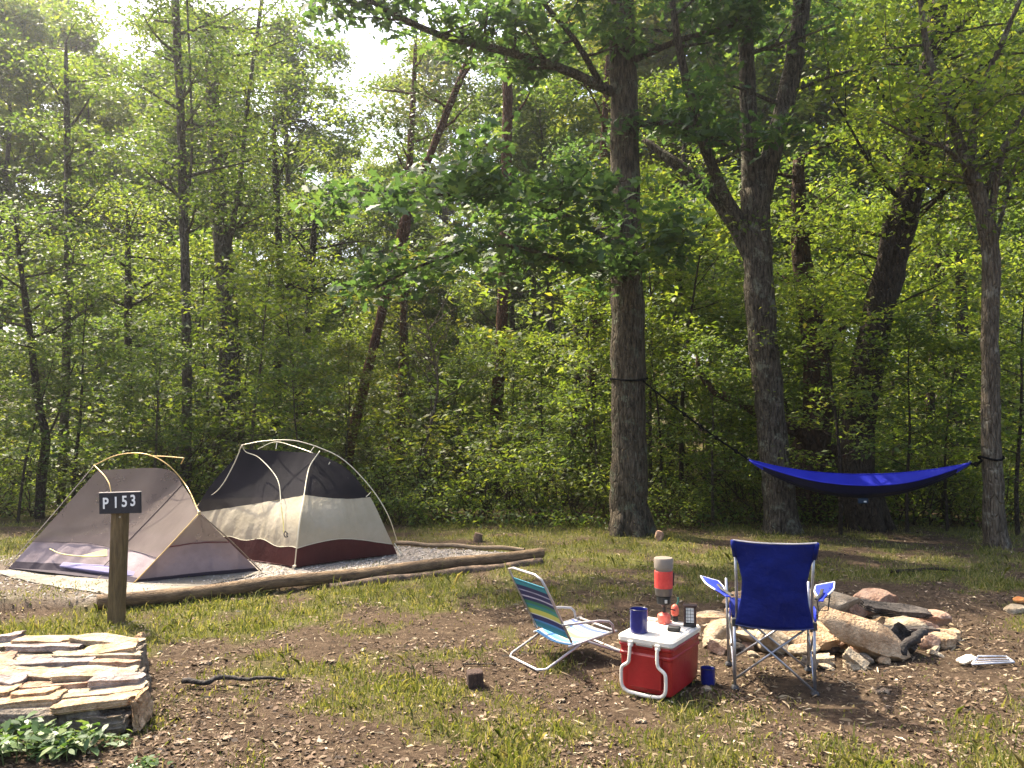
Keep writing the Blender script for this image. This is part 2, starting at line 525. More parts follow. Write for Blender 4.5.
def pebbles():
    rng = np.random.default_rng(77)
    n = 14000
    X = rng.uniform(-6.8, .3, n); Y = rng.uniform(6.6, 9.6, n)
    k = (pad_dist(X, Y) > .03) & (rng.uniform(0, 1, n) < gravel_mask(X, Y)); X, Y = X[k], Y[k]; n = len(X)
    s = rng.uniform(.006, .017, n)
    Z = gz(X, Y) + s * .4
    C = np.stack([X, Y, Z], 1)
    oct_ = np.array([(1, 0, 0), (0, 1, 0), (-1, 0, 0), (0, -1, 0), (0, 0, 1)], float)
    tris = [(0, 1, 4), (1, 2, 4), (2, 3, 4), (3, 0, 4)]
    J = 1 + rng.uniform(-.3, .3, (n, 5, 1))
    O = C[:, None, :] + oct_[None] * J * s[:, None, None] * np.array([1, 1, .6])
    V = np.stack([O[:, t, :] for t in tris], 1).reshape(-1, 3)
    m = ramp_mat('gravel', [(0, (.10, .085, .07)), (.5, (.27, .235, .20)), (1, (.50, .45, .40))], .85)
    me = fast_mesh('gravel', V, 3, m, np.repeat(rng.uniform(0, 1, n), 4))
    o = bpy.data.objects.new('gravel', me); COL.objects.link(o)
    tag(o, 'pale grey gravel covering the raised tent pad', 'gravel', kind='stuff')
pebbles()

# ------------------------------------------------------------------ trees
class Tree:
    """collects bark tubes and leaf clump centres"""
    def __init__(s, seed):
        s.b = MB(); s.cl = []; s.r = random.Random(seed); s.rng = np.random.default_rng(seed)
    def limb(s, p, d, length, r0, depth=0, kids=3, up=.12, nseg=5, wig=.22, leafy=True, clump=.4):
        r = s.r
        pts = [Vector(p)]; d = Vector(d).normalized(); rad = [r0]
        for i in range(nseg):
            d = (d + Vector((r.uniform(-wig, wig), r.uniform(-wig, wig), r.uniform(-wig, wig) * .7 + up * .35))).normalized()
            pts.append(pts[-1] + d * length / nseg)
            rad.append(max(r0 * (1 - .82 * (i + 1) / nseg), .004))
        s.b.tube(pts, rad, 6 if r0 > .02 else 4, cap=False)
        if depth <= 0:
            if leafy:
                for q in (pts[-1], pts[-2], pts[len(pts) // 2]):
                    s.cl.append((q + Vector((r.uniform(-1, 1), r.uniform(-1, 1), r.uniform(-.4, .6))) * .12, clump * r.uniform(.7, 1.25)))
            return pts
        for k in range(kids):
            i = r.randint(max(1, nseg // 3), nseg)
            q = pts[i]; a = r.uniform(0, 2 * PI)
            side = Vector((math.cos(a), math.sin(a), r.uniform(-.3, .5)))
            s.limb(q, d * .7 + side * .8, length * r.uniform(.4, .62), rad[i] * .7, depth - 1, kids, up, nseg, wig, leafy, clump)
        if leafy: s.cl.append((pts[-1], clump))
        return pts
    def leaves(s, per, size, kind='simple', flat=.38, bias=1.2, density_jit=.5, extra=None):
        cs = s.cl if extra is None else extra
        if not cs: return None, 4, None
        P = []; O = []; RN = []
        for c, rad in cs:
            n = max(3, int(per * s.r.uniform(1 - density_jit, 1 + density_jit) * (rad / .4) ** 1.5))
            q = s.rng.normal(size=(n, 3)) * .5
            L = np.linalg.norm(q, axis=1, keepdims=True); q = q / np.maximum(1, L)
            O.append(unit(q * np.array([1, 1, .2]) + 1e-4))
            droop = -.25 * (q[:, 0] ** 2 + q[:, 1] ** 2)
            q = q * np.array([rad, rad, rad * flat]); q[:, 2] += droop * rad
            P.append(q + np.array(c))
            RN.append(np.clip(s.rng.uniform(0, 1, n) * .6 + s.r.uniform(0, .4), 0, 1))
        P = np.concatenate(P); O = np.concatenate(O); RN = np.concatenate(RN)
        V, k = leaf_verts(P, size, s.rng, bias, kind, O)
        return V, k, RN

def finish_tree(T, root, bark, leafmat, per, size, kind='simple', flat=.38, bias=1.2, trunk_name='trunk', crown_name='crown'):
    T.b.build(trunk_name, bark, root, smooth=True)
    V, k, RN = T.leaves(per, size, kind, flat, bias)
    if V is not None:
        off = np.array(parent_world(root))
        me = fast_mesh(crown_name, V - off, k, leafmat, RN)
        o = bpy.data.objects.new(crown_name, me); COL.objects.link(o); o.parent = root
    return root

def trunk_tube(T, pts, rad, n=12, flare=True):
    """smooth resampled trunk with a little irregularity and a root flare"""
    pts = [Vector(p) for p in pts]
    P = []; Rr = []
    for i in range(len(pts) - 1):
        a = pts[max(i - 1, 0)]; b = pts[i]; c = pts[i + 1]; d = pts[min(i + 2, len(pts) - 1)]
        m = max(2, int((c - b).length / .18))
        for j in range(m):
            t = j / m
            q = .5 * ((2 * b) + (c - a) * t + (2 * a - 5 * b + 4 * c - d) * t * t + (3 * b - a - 3 * c + d) * t ** 3)
            P.append(q + Vector((T.r.uniform(-1, 1), T.r.uniform(-1, 1), 0)) * rad[i] * .05)
            Rr.append((rad[i] * (1 - t) + rad[i + 1] * t) * T.r.uniform(.96, 1.05))
    P.append(pts[-1]); Rr.append(rad[-1])
    T.b.tube(P, Rr, n, jit=.05, rng=T.r)
    if flare:
        base = P[0]; r0 = rad[0]
        for k in range(5):
            a = 2 * PI * k / 5 + T.r.uniform(-.4, .4)
            dv = Vector((math.cos(a), math.sin(a), 0))
            T.b.tube([base + dv * r0 * .35 + Vector((0, 0, r0 * 1.9)), base + dv * r0 * .8 + Vector((0, 0, r0 * .6)), base + dv * r0 * 1.3 + Vector((0, 0, -.03)), base + dv * r0 * 1.7 + Vector((0, 0, -.12))],
                     [r0 * .45, r0 * .4, r0 * .26, r0 * .1], 7, rng=T.r, jit=.06)
    return P, Rr

def pxpath(L, Y=None):
    """list of (px, py, Y) -> points"""
    return [aty(a[0], a[1], a[2] if len(a) > 2 else Y) for a in L]

# ---------- named trees ----------
def base_of(px, Y):
    p = aty(px, 418, Y)
    return Vector((p.x, Y, gzf(p.x, Y)))

def crown_limbs(T, P, Rr, zlo, zhi, n, length, depth=1, kids=3, r=.05, clump=.45, azr=None, elev=(.0, .6)):
    cand = [i for i, p in enumerate(P) if zlo <= p.z <= zhi]
    if not cand: return
    a = T.r.uniform(0, 6)
    for k in range(n):
        i = cand[int(len(cand) * (k + T.r.random()) / n) % len(cand)]
        a += 2.4
        aa = a if azr is None else T.r.uniform(*azr)
        L = length * T.r.uniform(.6, 1.15)
        T.limb(P[i], (math.cos(aa), math.sin(aa), T.r.uniform(*elev)), L, min(Rr[i] * .5, r), depth, kids, clump=clump)

def big_oak():
    Y = 11.2
    b = base_of(630, Y)
    root = thing('oak_tree', 'thickest straight oak trunk at the clearing edge, hammock strap tied round it', 'tree', b)
    T = Tree(1)
    P, Rr = trunk_tube(T, [b + Vector((0, 0, -.1)), *pxpath([(629, 500), (629, 430), (628, 330), (626, 220), (624, 110), (621, 0), (617, -110), (612, -230)], Y)],
                       [.30, .265, .25, .235, .215, .195, .18, .15, .10], 16)
    # long limb sweeping up and left
    def L(pts, r0, r1, kids, ln, clump, depth=1, n0=1, elev=(-.3, .6)):
        q = pxpath(pts); rr = [r0 + (r1 - r0) * i / (len(q) - 1) for i in range(len(q))]
        Q, RR = trunk_tube(T, q, rr, 8, flare=False)
        for k in range(kids):
            i = int(len(Q) * (.2 + .78 * (k + T.r.random()) / kids)); i = min(i, len(Q) - 1)
            a = T.r.uniform(0, 2 * PI)
            T.limb(Q[i], (math.cos(a), math.sin(a), T.r.uniform(*elev)), ln * T.r.uniform(.6, 1.1), max(RR[i] * .5, .012), depth, 3, clump=clump)
        T.cl.append((Q[-1], clump))
    L([(612, 92, 11.1), (560, 68, 10.8), (500, 50, 10.4), (440, 35, 10), (390, 12, 9.6), (350, -12, 9.3)], .072, .025, 15, .9, .36)
    L([(600, 84, 11.0), (575, 40, 10.7), (545, 5, 10.5), (520, -30, 10.3)], .05, .02, 7, .8, .36)
    L([(636, 125, 11.1), (665, 122, 10.9), (700, 132, 10.7), (735, 150, 10.5)], .05, .015, 6, .7, .34)
    L([(634, 60, 11.1), (680, 40, 10.8), (730, 25, 10.6), (770, -10, 10.5)], .05, .02, 8, .8, .36)
    # low shaded sprays hanging in front of the trunk
    L([(622, 250, 11.0), (580, 222, 10.2), (520, 200, 9.5), (440, 194, 9.0), (350, 190, 8.7)], .045, .012, 17, .75, .34, elev=(-.45, .3))
    L([(620, 275, 11.0), (570, 262, 10.0), (500, 245, 9.3), (430, 262, 8.8), (375, 288, 8.5)], .035, .01, 13, .6, .32, elev=(-.5, .25))
    L([(622, 270, 10.9), (640, 250, 10.2), (665, 235, 9.8), (690, 240, 9.6)], .03, .01, 7, .55, .32, elev=(-.5, .4))
    crown_limbs(T, P, Rr, 7.6, 11.5, 12, 2.4, 2, 3, .06, .55)
    finish_tree(T, root, BK['oak'], LM['dark'], 14, .175, 'oak', .55, 1.0)
big_oak()

def forked_tree():
    Y = 11.3
    b = base_of(779, Y)
    root = thing('forked_tree', 'forked rough-barked tree behind the left end of the hammock', 'tree', b)
    T = Tree(2)
    P, Rr = trunk_tube(T, [b + Vector((0, 0, -.1)), *pxpath([(779, 500), (772, 430), (763, 340), (757, 250), (755, 190)], Y)],
                       [.245, .225, .205, .20, .20, .205], 14)
    P2, R2 = trunk_tube(T, pxpath([(754, 205, Y), (750, 150, Y), (747, 80, Y), (745, 0, Y), (742, -110, Y)]), [.16, .125, .11, .10, .06], 10, False)
    P3, R3 = trunk_tube(T, pxpath([(757, 205, Y), (770, 160, Y), (785, 105, Y), (796, 50, Y), (802, 0, Y), (812, -120, Y)]), [.17, .145, .135, .13, .12, .07], 10, False)
    P4, R4 = trunk_tube(T, pxpath([(752, 238, Y), (728, 202, 11.2), (706, 150, 11), (690, 95, 10.8), (676, 30, 10.6), (668, -40, 10.5)]), [.11, .085, .075, .065, .05, .03], 8, False)
    P5, R5 = trunk_tube(T, pxpath([(754, 262, Y), (728, 215, 11.4), (700, 182, 11.6), (668, 158, 11.8), (642, 138, 12)]), [.12, .10, .09, .08, .03], 8, False)
    for P_, R_, z0, z1, n, ln in ((P2, R2, 6.4, 10, 5, 1.3), (P3, R3, 5.6, 11, 7, 1.6), (P4, R4, 5.0, 9, 7, .9), (P5, R5, 4.5, 9, 3, .7)):
        crown_limbs(T, P_, R_, z0, z1, n, ln, 1, 3, .035, .4, elev=(-.2, .6))
    finish_tree(T, root, BK['grey'], LM['dark'], 13, .145, 'oak', .55, 1.0)
forked_tree()

def right_tree():
    Y = 9.9
    b = base_of(994, Y)
    root = thing('slim_tree', 'slim pale-barked tree holding the right end of the hammock', 'tree', b)
    T = Tree(3)
    P, Rr = trunk_tube(T, [b + Vector((0, 0, -.1)), *pxpath([(994, 500), (991, 420), (990, 330), (991, 260), (984, 215), (972, 175)], Y)],
                       [.155, .118, .105, .10, .10, .105, .09], 12)
    brs = [([(972, 180, Y), (955, 130, Y), (940, 90, 10), (926, 45, 10.1), (918, -30, 10.2)], .075, .03),
           ([(975, 185, Y), (972, 130, 9.9), (984, 85, 9.8), (1003, 40, 9.7), (1018, 5, 9.6), (1040, -50, 9.5)], .055, .02),
           ([(990, 225, Y), (998, 170, 9.8), (1012, 130, 9.7), (1035, 95, 9.6), (1070, 40, 9.4)], .05, .02),
           ([(992, 260, Y), (1003, 210, 10), (1018, 160, 10.2), (1045, 110, 10.3)], .035, .015),
           ([(985, 200, Y), (1000, 150, 10.2), (1030, 115, 10.5)], .03, .01),
           ([(968, 170, Y), (948, 150, 9.5), (920, 140, 9.1), (880, 120, 8.8)], .03, .01)]
    for pts, r0, r1 in brs:
        q = pxpath(pts); rr = [r0 + (r1 - r0) * i / (len(q) - 1) for i in range(len(q))]
        Q, RR = trunk_tube(T, q, rr, 8, False)
        crown_limbs(T, Q, RR, 4.2, 9.5, 6, 1.2, 1, 3, .02, .36, elev=(-.3, .5))
    finish_tree(T, root, BK['pale'], LM['bright'], 20, .095, 'simple', .4, 1.2)
right_tree()

def leaning_tree():
    Y = 11.6
    b = base_of(867, Y)
    root = thing('leaning_tree', 'dark leaning trunk standing right behind the middle of the hammock', 'tree', b)
    T = Tree(4)
    P, Rr = trunk_tube(T, [b + Vector((0, 0, -.1)), *pxpath([(860, 500), (856, 440), (866, 370), (882, 300), (898, 240), (912, 180), (925, 100), (940, 0), (950, -60)], Y)],
                       [.28, .25, .24, .225, .215, .21, .19, .16, .12, .08], 13)
    P2, R2 = trunk_tube(T, pxpath([(872, 350, Y), (876, 300, 11.5), (886, 250, 11.4), (889, 215, 11.3)]), [.15, .12, .10, .07], 9, False)
    crown_limbs(T, P, Rr, 4.0, 9, 22, 1.9, 1, 4, .04, .45)
    crown_limbs(T, P, Rr, 2.2, 4.5, 10, 1.3, 1, 3, .02, .38)
    finish_tree(T, root, BK['dark'], LM['bright'], 24, .10)
leaning_tree()

def gnarled_tree():
    Y = 12.6
    b = base_of(806, Y)
    root = thing('gnarled_tree', 'gnarled reddish trunk with a burl and a low crooked branch left of the leaning trunk', 'tree', b)
    T = Tree(5)
    P, Rr = trunk_tube(T, [b + Vector((0, 0, -.1)), *pxpath([(806, 500), (808, 465), (816, 430), (818, 380), (814, 330), (806, 290), (800, 240), (798, 160)], Y)],
                       [.30, .27, .33, .25, .22, .20, .17, .14, .08], 13)
    trunk_tube(T, pxpath([(812, 465, Y), (830, 455, 12.5), (845, 470, 12.4), (850, 500, 12.4)]), [.2, .2, .17, .1], 9, False)
    trunk_tube(T, pxpath([(818, 460, 12.5), (800, 432, 12.3), (775, 425, 12.1), (745, 405, 12.0), (715, 392, 11.9), (700, 372, 11.9), (697, 355, 11.9)]), [.13, .10, .08, .075, .06, .045, .02], 8, False)
    trunk_tube(T, pxpath([(815, 385, 12.5), (828, 350, 12.4), (848, 320, 12.3)]), [.09, .06, .02], 7, False)
    crown_limbs(T, P, Rr, 2.5, 6, 12, 1.3, 1, 3, .03, .4)
    finish_tree(T, root, bark_mat('bark_red', (.03, .02, .014), (.11, .068, .045), None, .4, 18), LM['green'], 26, .085)
gnarled_tree()

# straight or leaning single trunks: (name,label, path px, Y, widths px, bark, leaf, crown spec)
def single(seed, name, label, pts, Y, w0, w1, bark, leaf, nl=10, ln=1.2, zlo=3.2, zhi=20, clump=.4, per=23, lsize=.10, top=0, depth=1, kids=3, fork=None):
    b = base_of(pts[0][0], Y)
    b2 = Vector((b.x, b.y, b.z))
    q = [p for p in pxpath(pts, Y) if p.z > b.z + .3]
    if top:
        d = (q[-1] - q[-2]).normalized(); q.append(q[-1] + d * top)
    n = len(q) + 1
    s = Y / FPX / 2
    rr = [(w0 + (w1 - w0) * i / (n - 1)) * s for i in range(n)]
    if top: rr[-1] = rr[-2] * .4
    root = thing(name, label, 'tree', b)
    T = Tree(seed)
    P, Rr = trunk_tube(T, [b2 + Vector((0, 0, -.1))] + q, rr, 10, flare=w0 > 14)
    if fork:
        Pf, Rf = trunk_tube(T, pxpath(fork, Y), [rr[-1] * 1.1, rr[-1] * .9] + [rr[-1] * .7] * (len(fork) - 2), 7, False)
        crown_limbs(T, Pf, Rf, zlo, zhi, nl // 2 + 1, ln, depth, kids, .03, clump)
    crown_limbs(T, P, Rr, zlo, zhi, nl, ln, depth, kids, .035, clump)
    finish_tree(T, root, BK[bark], LM[leaf], per, lsize)

single(10, 'pine_tree', 'tall straight reddish pine trunk in the middle gap of the forest', [(492, 470), (497, 400), (503, 300), (506, 180), (508, 60)], 17, 15, 9, 'pine', 'pine', 9, 1.6, 7.2, 20, .5, 20, .10, 3)
single(11, 'pine_tree', 'reddish pine trunk leaning right just behind the cream tent', [(346, 470), (356, 420), (368, 370), (380, 320), (405, 220), (440, 130), (468, 60)], 14.5, 12, 6, 'pine', 'pine', 8, 1.2, 5.2, 20, .45, 18, .10, 2)
single(12, 'pine_tree', 'thin upright reddish trunk right of the leaning pine', [(400, 480), (402, 400), (404, 310), (408, 200), (412, 120)], 18, 9, 6, 'pine', 'green', 8, 1.3, 4.5, 20, .45, 22, .10, 2)
single(13, 'pine_tree', 'thin reddish pine trunk just left of the thick oak trunk', [(584, 490), (589, 420), (595, 330), (600, 230), (604, 140)], 16, 11, 7, 'pine', 'green', 8, 1.3, 4.6, 20, .45, 22, .10, 2)
single(14, 'snag_tree', 'dark short-branched trunk between the two pines left of the oak', [(578, 470), (580, 380), (578, 300), (576, 230)], 19, 15, 11, 'dark', 'dark', 6, 1.4, 5.0, 20, .5, 22, .11, 2)
single(15, 'slender_tree', 'slender dark double trunk rising left of the grey tent peak', [(186, 500), (187, 400), (186, 300), (183, 200), (180, 100), (175, 0)], 13.5, 10, 7, 'grey', 'green', 20, 1.3, 4.5, 20, .42, 26, .085, 2, fork=[(186, 210), (192, 150), (190, 70), (186, -20)])
single(16, 'broad_tree', 'broad grey trunk standing between the two tents far behind', [(224, 500), (224, 440), (230, 380), (226, 280), (218, 200), (213, 110)], 16, 25, 12, 'grey', 'green', 18, 1.8, 5.0, 20, .5, 26, .09, 2, fork=[(226, 260), (240, 180), (248, 100), (262, 0)])
single(17, 'slender_tree', 'slim straight trunk above the left side of the grey tent', [(62, 500), (65, 400), (67, 300), (68, 200), (67, 130)], 14, 9, 6, 'grey', 'green', 16, 1.2, 3.2, 20, .42, 26, .085, 1.6)
single(18, 'crooked_tree', 'crooked forked dark sapling at the far left edge of the forest', [(42, 470), (46, 440), (38, 400), (32, 350), (24, 290)], 12.8, 10, 5, 'dark', 'green', 12, 1.0, 2.6, 20, .4, 26, .08, 1.2, fork=[(46, 440), (58, 415), (64, 390), (76, 360)])
single(19, 'slender_tree', 'thin dark trunk behind the peak of the grey tent', [(126, 490), (127, 420), (128, 370), (128, 280)], 16, 9, 6, 'dark', 'bright', 10, 1.2, 3.6, 20, .42, 26, .085, 1.4)
single(20, 'slender_tree', 'thin dark trunk above the left peak of the cream tent', [(272, 490), (274, 440), (277, 370), (280, 280), (276, 180)], 17, 9, 6, 'dark', 'bright', 9, 1.3, 4.0, 20, .42, 24, .085, 1.4)
single(21, 'slender_tree', 'thin dark trunk above the right peak of the cream tent', [(302, 480), (303, 420), (306, 350), (312, 260)], 18, 10, 6, 'dark', 'green', 9, 1.3, 4.2, 20, .42, 24, .085, 1.4)
single(22, 'slender_tree', 'thin dark trunk seen through the leaves between the oak and the forked tree', [(668, 500), (673, 400), (678, 300), (682, 200)], 17, 9, 6, 'dark', 'bright', 9, 1.3, 4.2, 20, .42, 24, .085, 1.4)
single(23, 'slender_tree', 'thin dark upright trunk left of the slim pale tree, behind the hammock', [(932, 490), (930, 420), (934, 340), (938, 260)], 15, 9, 6, 'dark', 'green', 10, 1.3, 4.2, 20, .42, 24, .085, 1.4)
single(24, 'slender_tree', 'dark trunk half hidden by leaves between the leaning trunk and the slim pale tree', [(950, 500), (955, 430), (962, 360), (960, 260), (950, 150)], 16, 12, 8, 'dark', 'green', 10, 1.5, 4.2, 20, .42, 24, .085, 1.4)

def bare_sapling():
    Y = 13.2
    b = base_of(425, Y)
    root = thing('bare_sapling', 'leafless pale sapling with thin spreading twigs in the middle gap', 'tree', b)
    T = Tree(31)
    P, Rr = trunk_tube(T, [b, *pxpath([(415, 500), (430, 430), (438, 380), (428, 330)], Y)], [.04, .035, .03, .02, .006], 6, False)
    for i in range(16):
        k = T.r.randint(len(P) // 3, len(P) - 1)
        a = T.r.uniform(0, 2 * PI)
        T.limb(P[k], (math.cos(a), math.sin(a) * .4, T.r.uniform(.2, 1.1)), T.r.uniform(.5, 1.1), .014, 1, 3, leafy=False)
    T.b.build('trunk', BK['pale'], root, smooth=True)
bare_sapling()

# ---------- repeated forest trees ----------
def proto_tree(seed, h, r, cb, nl, depth, kids, clump, per, lsize, bark, r0, name, elev=(0, .7), lean=.04):
    root = thing(name, 'x', 'tree')
    T = Tree(seed)
    pts = [Vector((0, 0, -.15))]
    d = Vector((T.r.uniform(-lean, lean), T.r.uniform(-lean, lean), 1))
    n = 7
    for i in range(n):
        d = (d + Vector((T.r.uniform(-.07, .07), T.r.uniform(-.07, .07), 0))).normalized()
        pts.append(pts[-1] + d * h / n)
    rad = [r0 * (1 - .85 * i / n) for i in range(n + 1)]
    P, Rr = trunk_tube(T, pts, rad, 8, flare=False)
    a = T.r.uniform(0, 6)
    for k in range(nl):
        t = cb + (1 - cb) * (k + T.r.random()) / nl
        i = min(int(t * (len(P) - 1)), len(P) - 1)
        a += 2.4 + T.r.uniform(-.4, .4)
        u = (t - cb) / (1 - cb)
        prof = math.sin(PI * min(1, .18 + .82 * u)) ** .6 if u < .95 else .3
        T.limb(P[i], (math.cos(a), math.sin(a), T.r.uniform(*elev) + .4 * u), r * prof * T.r.uniform(.65, 1.1), max(Rr[i] * .45, .012), depth, kids, clump=clump)
    T.cl.append((P[-1], clump))
    finish_tree(T, root, BK[bark], LM['green'], per, lsize)
    return root

def proto_shrub(seed, h, r, ns, per, lsize, clump, name):
    root = thing(name, 'x', 'shrub')
    T = Tree(seed)
    for k in range(ns):
        a = T.r.uniform(0, 2 * PI); rr = r * math.sqrt(T.r.random()) * .5
        p = Vector((math.cos(a) * rr, math.sin(a) * rr, -.05))
        L = h * T.r.uniform(.55, 1.0)
        T.limb(p, (math.cos(a) * .45, math.sin(a) * .45, 1), L, .016, 1, 3, up=.1, clump=clump, wig=.3)
    finish_tree(T, root, BK['dark'], LM['green'], per, lsize, trunk_name='stem', crown_name='foliage')
    return root

def place(proto, used, loc, sc, rz, leafmat, label, group, sz=None, name=None):
    if proto not in used:
        used.add(proto); root = proto
        kids = list(proto.children)
    else:
        root = proto.copy(); COL.objects.link(root); kids = []
        for ch in proto.children:
            c = ch.copy(); COL.objects.link(c); c.parent = root; kids.append(c)
    root.location = loc; root.rotation_euler = (0, 0, rz); root.scale = (sc, sc, sz or sc)
    root['label'] = label; root['group'] = group
    for c in kids:
        if c.name.startswith(('crown', 'foliage')):
            c.material_slots[0].link = 'OBJECT'; c.material_slots[0].material = LM[leafmat]
    return root

used = set()
tallP = [proto_tree(100 + i, 15, 3.2, .30, 24, 2, 3, .58, 18, .18, ('grey', 'dark', 'oak')[i], .17, 'forest_tree') for i in range(3)]
sapP = [proto_tree(200 + i, 6, 1.7, .30, 19, 1, 4, .38, 15, .130, ('dark', 'grey', 'dark', 'grey')[i], .05, 'young_tree', (-.15, .5)) for i in range(4)]
shrP = [proto_shrub(300 + i, 1.7, 1.0, 12, 11, .112, .28, 'forest_shrub') for i in range(4)]

rr = random.Random(42)
def skyline(px):
    """how high (pixel row) the far tree tops reach"""
    if px < 0: return -20
    if px < 60: return 20
    if px < 170: return 95
    if px < 300: return 10
    if px < 460: return 175
    if px < 600: return 80
    return -60
BG = 'tall trees of the forest behind the clearing'
def zone(px):
    return 'behind the tents on the left' if px < 400 else ('in the middle of the forest view' if px < 640 else 'behind the hammock on the right')
for i in range(44):
    px = -130 + 1300 * (i + rr.random()) / 44
    for Y in ((rr.uniform(24, 30),) if i % 2 else (rr.uniform(31, 42),)):
        b = base_of(px, Y)
        top = aty(px, skyline(px) + rr.uniform(-45, 50), Y).z
        h = max(top - b.z, 6)
        sc = h / 15.5
        k = rr.randrange(3)
        place(tallP[k], used, b, sc * rr.uniform(.85, 1.1), rr.uniform(0, 6.28), rr.choice(['green', 'green', 'bright', 'olive']),
              'tall leafy background tree standing ' + zone(px), BG + ', ' + zone(px), sc)
SG = 'young understory trees'
for i in range(58):
    px = -100 + 1240 * (i + rr.random()) / 58
    Y = rr.uniform(14.5, 21) if i % 4 else rr.uniform(12.4, 14)
    if 400 < px < 580 and i % 4 == 0: Y = 17
    top_py = rr.uniform(150, 320) if px > 560 else rr.uniform(205, 350)
    if 420 < px < 560: top_py = rr.uniform(290, 380)
    b = base_of(px, Y)
    h = aty(px, top_py, Y).z - b.z
    sc = h / 6.3
    place(rr.choice(sapP), used, b, max(sc, .6) * rr.uniform(.85, 1.15), rr.uniform(0, 6.28),
          rr.choice(['bright', 'bright', 'green', 'olive'] if px < 420 else ['bright', 'bright', 'bright', 'green']),
          'slender bright green young tree in the undergrowth ' + zone(px), SG + ' ' + zone(px), sc)
for px, Y, top_py in ((838, 11.0, 262), (905, 11.15, 300), (712, 12.0, 330), (945, 11.4, 330), (800, 13.2, 250), (660, 13.0, 300), (1015, 11.0, 250), (300, 12.6, 330), (150, 12.6, 330), (20, 12.2, 330), (560, 13.4, 380)):
    b = base_of(px, Y)
    sc = (aty(px, top_py, Y).z - b.z) / 6.3
    place(rr.choice(sapP), used, b, max(sc, .5) * rr.uniform(.95, 1.15), rr.uniform(0, 6.28), rr.choice(['bright', 'green']),
          'slender bright green young tree in the undergrowth ' + zone(px), SG + ' ' + zone(px), sc)
HG = 'shrubs along the forest edge'
for i in range(120):
    px = -120 + 1280 * (i + rr.random()) / 120
    row = i % 3
    Y = (rr.uniform(11.9, 12.8), rr.uniform(13.5, 16), rr.uniform(16.5, 23))[row]
    if px < 330: Y += 1.0 * (row == 0)
    b = base_of(px, Y)
    h = rr.uniform(.55, 1.35) * (1, 1.4, 2.2)[row]
    sc = h / 1.75
    place(rr.choice(shrP), used, b, sc * rr.uniform(.9, 1.3), rr.uniform(0, 6.28), rr.choice(['bright', 'bright', 'green', 'olive'] if row == 0 else ['green', 'bright', 'bright', 'olive']),
          'leafy green shrub at the forest edge ' + zone(px), HG + ' ' + zone(px), sc)
for p in tallP + sapP + shrP:
    if p not in used: print('UNUSED', p.name)

# low undergrowth and the far wood, both uncountable
def leaf_field(name, n, seed, fn, size, m, label, cat, bias=1.0):
    rng = np.random.default_rng(seed)
    P = fn(rng, n)
    V, k = leaf_verts(P, size, rng, bias)
    me = fast_mesh(name, V, k, m, rng.uniform(0, 1, len(P)))
    o = bpy.data.objects.new(name, me); COL.objects.link(o)
    return tag(o, label, cat, kind='stuff')
def under(rng, n):
    Y = 10.9 + rng.uniform(0, 1, n) ** 1.5 * 14
    X = rng.uniform(-1, 1, n) * (Y * .78 + 1)
    edge = 11.2 + .8 * fbm(X, Y * 0, .7, 5)  + np.where(X < -1.5, .6, 0)
    k = (Y > edge) & (fbm(X, Y, 1.0, 8) > .3)
    X, Y = X[k], Y[k]
    hh = .10 + .5 * fbm(X, Y, .9, 14) * np.clip((Y - 11) / 1.5, .2, 1)
    Z = gz(X, Y) + hh * rng.uniform(0, 1, len(X)) ** .7
    return np.stack([X, Y, Z], 1)
leaf_field('undergrowth', 60000, 61, under, .075, LM['green'], 'low green ground plants covering the forest floor beyond the clearing', 'undergrowth')
def farwood(rng, n):
    nc = 1500
    cy = rng.uniform(42, 62, nc); cx = rng.uniform(-1, 1, nc) * cy * .85
    top = np.interp(cx / cy * FPX + 512, [-200, 60, 110, 200, 320, 450, 600, 1300], [16, 14, 9, 12, 8.5, 8.5, 13, 17])
    cz = rng.uniform(0, 1, nc) ** .8 * top * (cy / 52)
    i = rng.integers(0, nc, n)
    q = rng.normal(size=(n, 3)) * np.array([1.3, 1.3, .8]) 
    P = np.stack([cx, cy, cz + gz(cx, cy)], 1)[i] + q
    return P
leaf_field('far_wood', 110000, 62, farwood, .48, LM['green'], 'distant wood closing off the view behind the forest trees', 'far wood', .6)

#PART2
# ------------------------------------------------------------------ rocks
def ico(sub):
    import bmesh
    bm = bmesh.new(); bmesh.ops.create_icosphere(bm, subdivisions=sub, radius=1)
    V = [v.co.copy() for v in bm.verts]; F = [tuple(v.index for v in f.verts) for f in bm.faces]
    bm.free(); return V, F
ICO3 = ico(3); ICO2 = ico(2)
def rock_shape(seed, size, cuts=11, sub=3, rough=.08):
    r = random.Random(seed); V, F = ICO3 if sub == 3 else ICO2
    pl = []
    for _ in range(cuts):
        n = Vector((r.gauss(0, 1), r.gauss(0, 1), r.gauss(0, 1))).normalized(); pl.append((n, r.uniform(.54, .84)))
    out = []
    o = Vector((r.uniform(0, 50), r.uniform(0, 50), 0))
    for v in V:
        p = v.copy()
        for n, d in pl:
            k = p.dot(n)
            if k > d: p -= n * (k - d)
        p *= 1 + rough * mnoise.noise(v * 2.2 + o) + rough * .5 * mnoise.noise(v * 6 + o)
        out.append(Vector((p.x * size[0] / 1.5, p.y * size[1] / 1.5, p.z * size[2] / 1.5)))
    return out, F
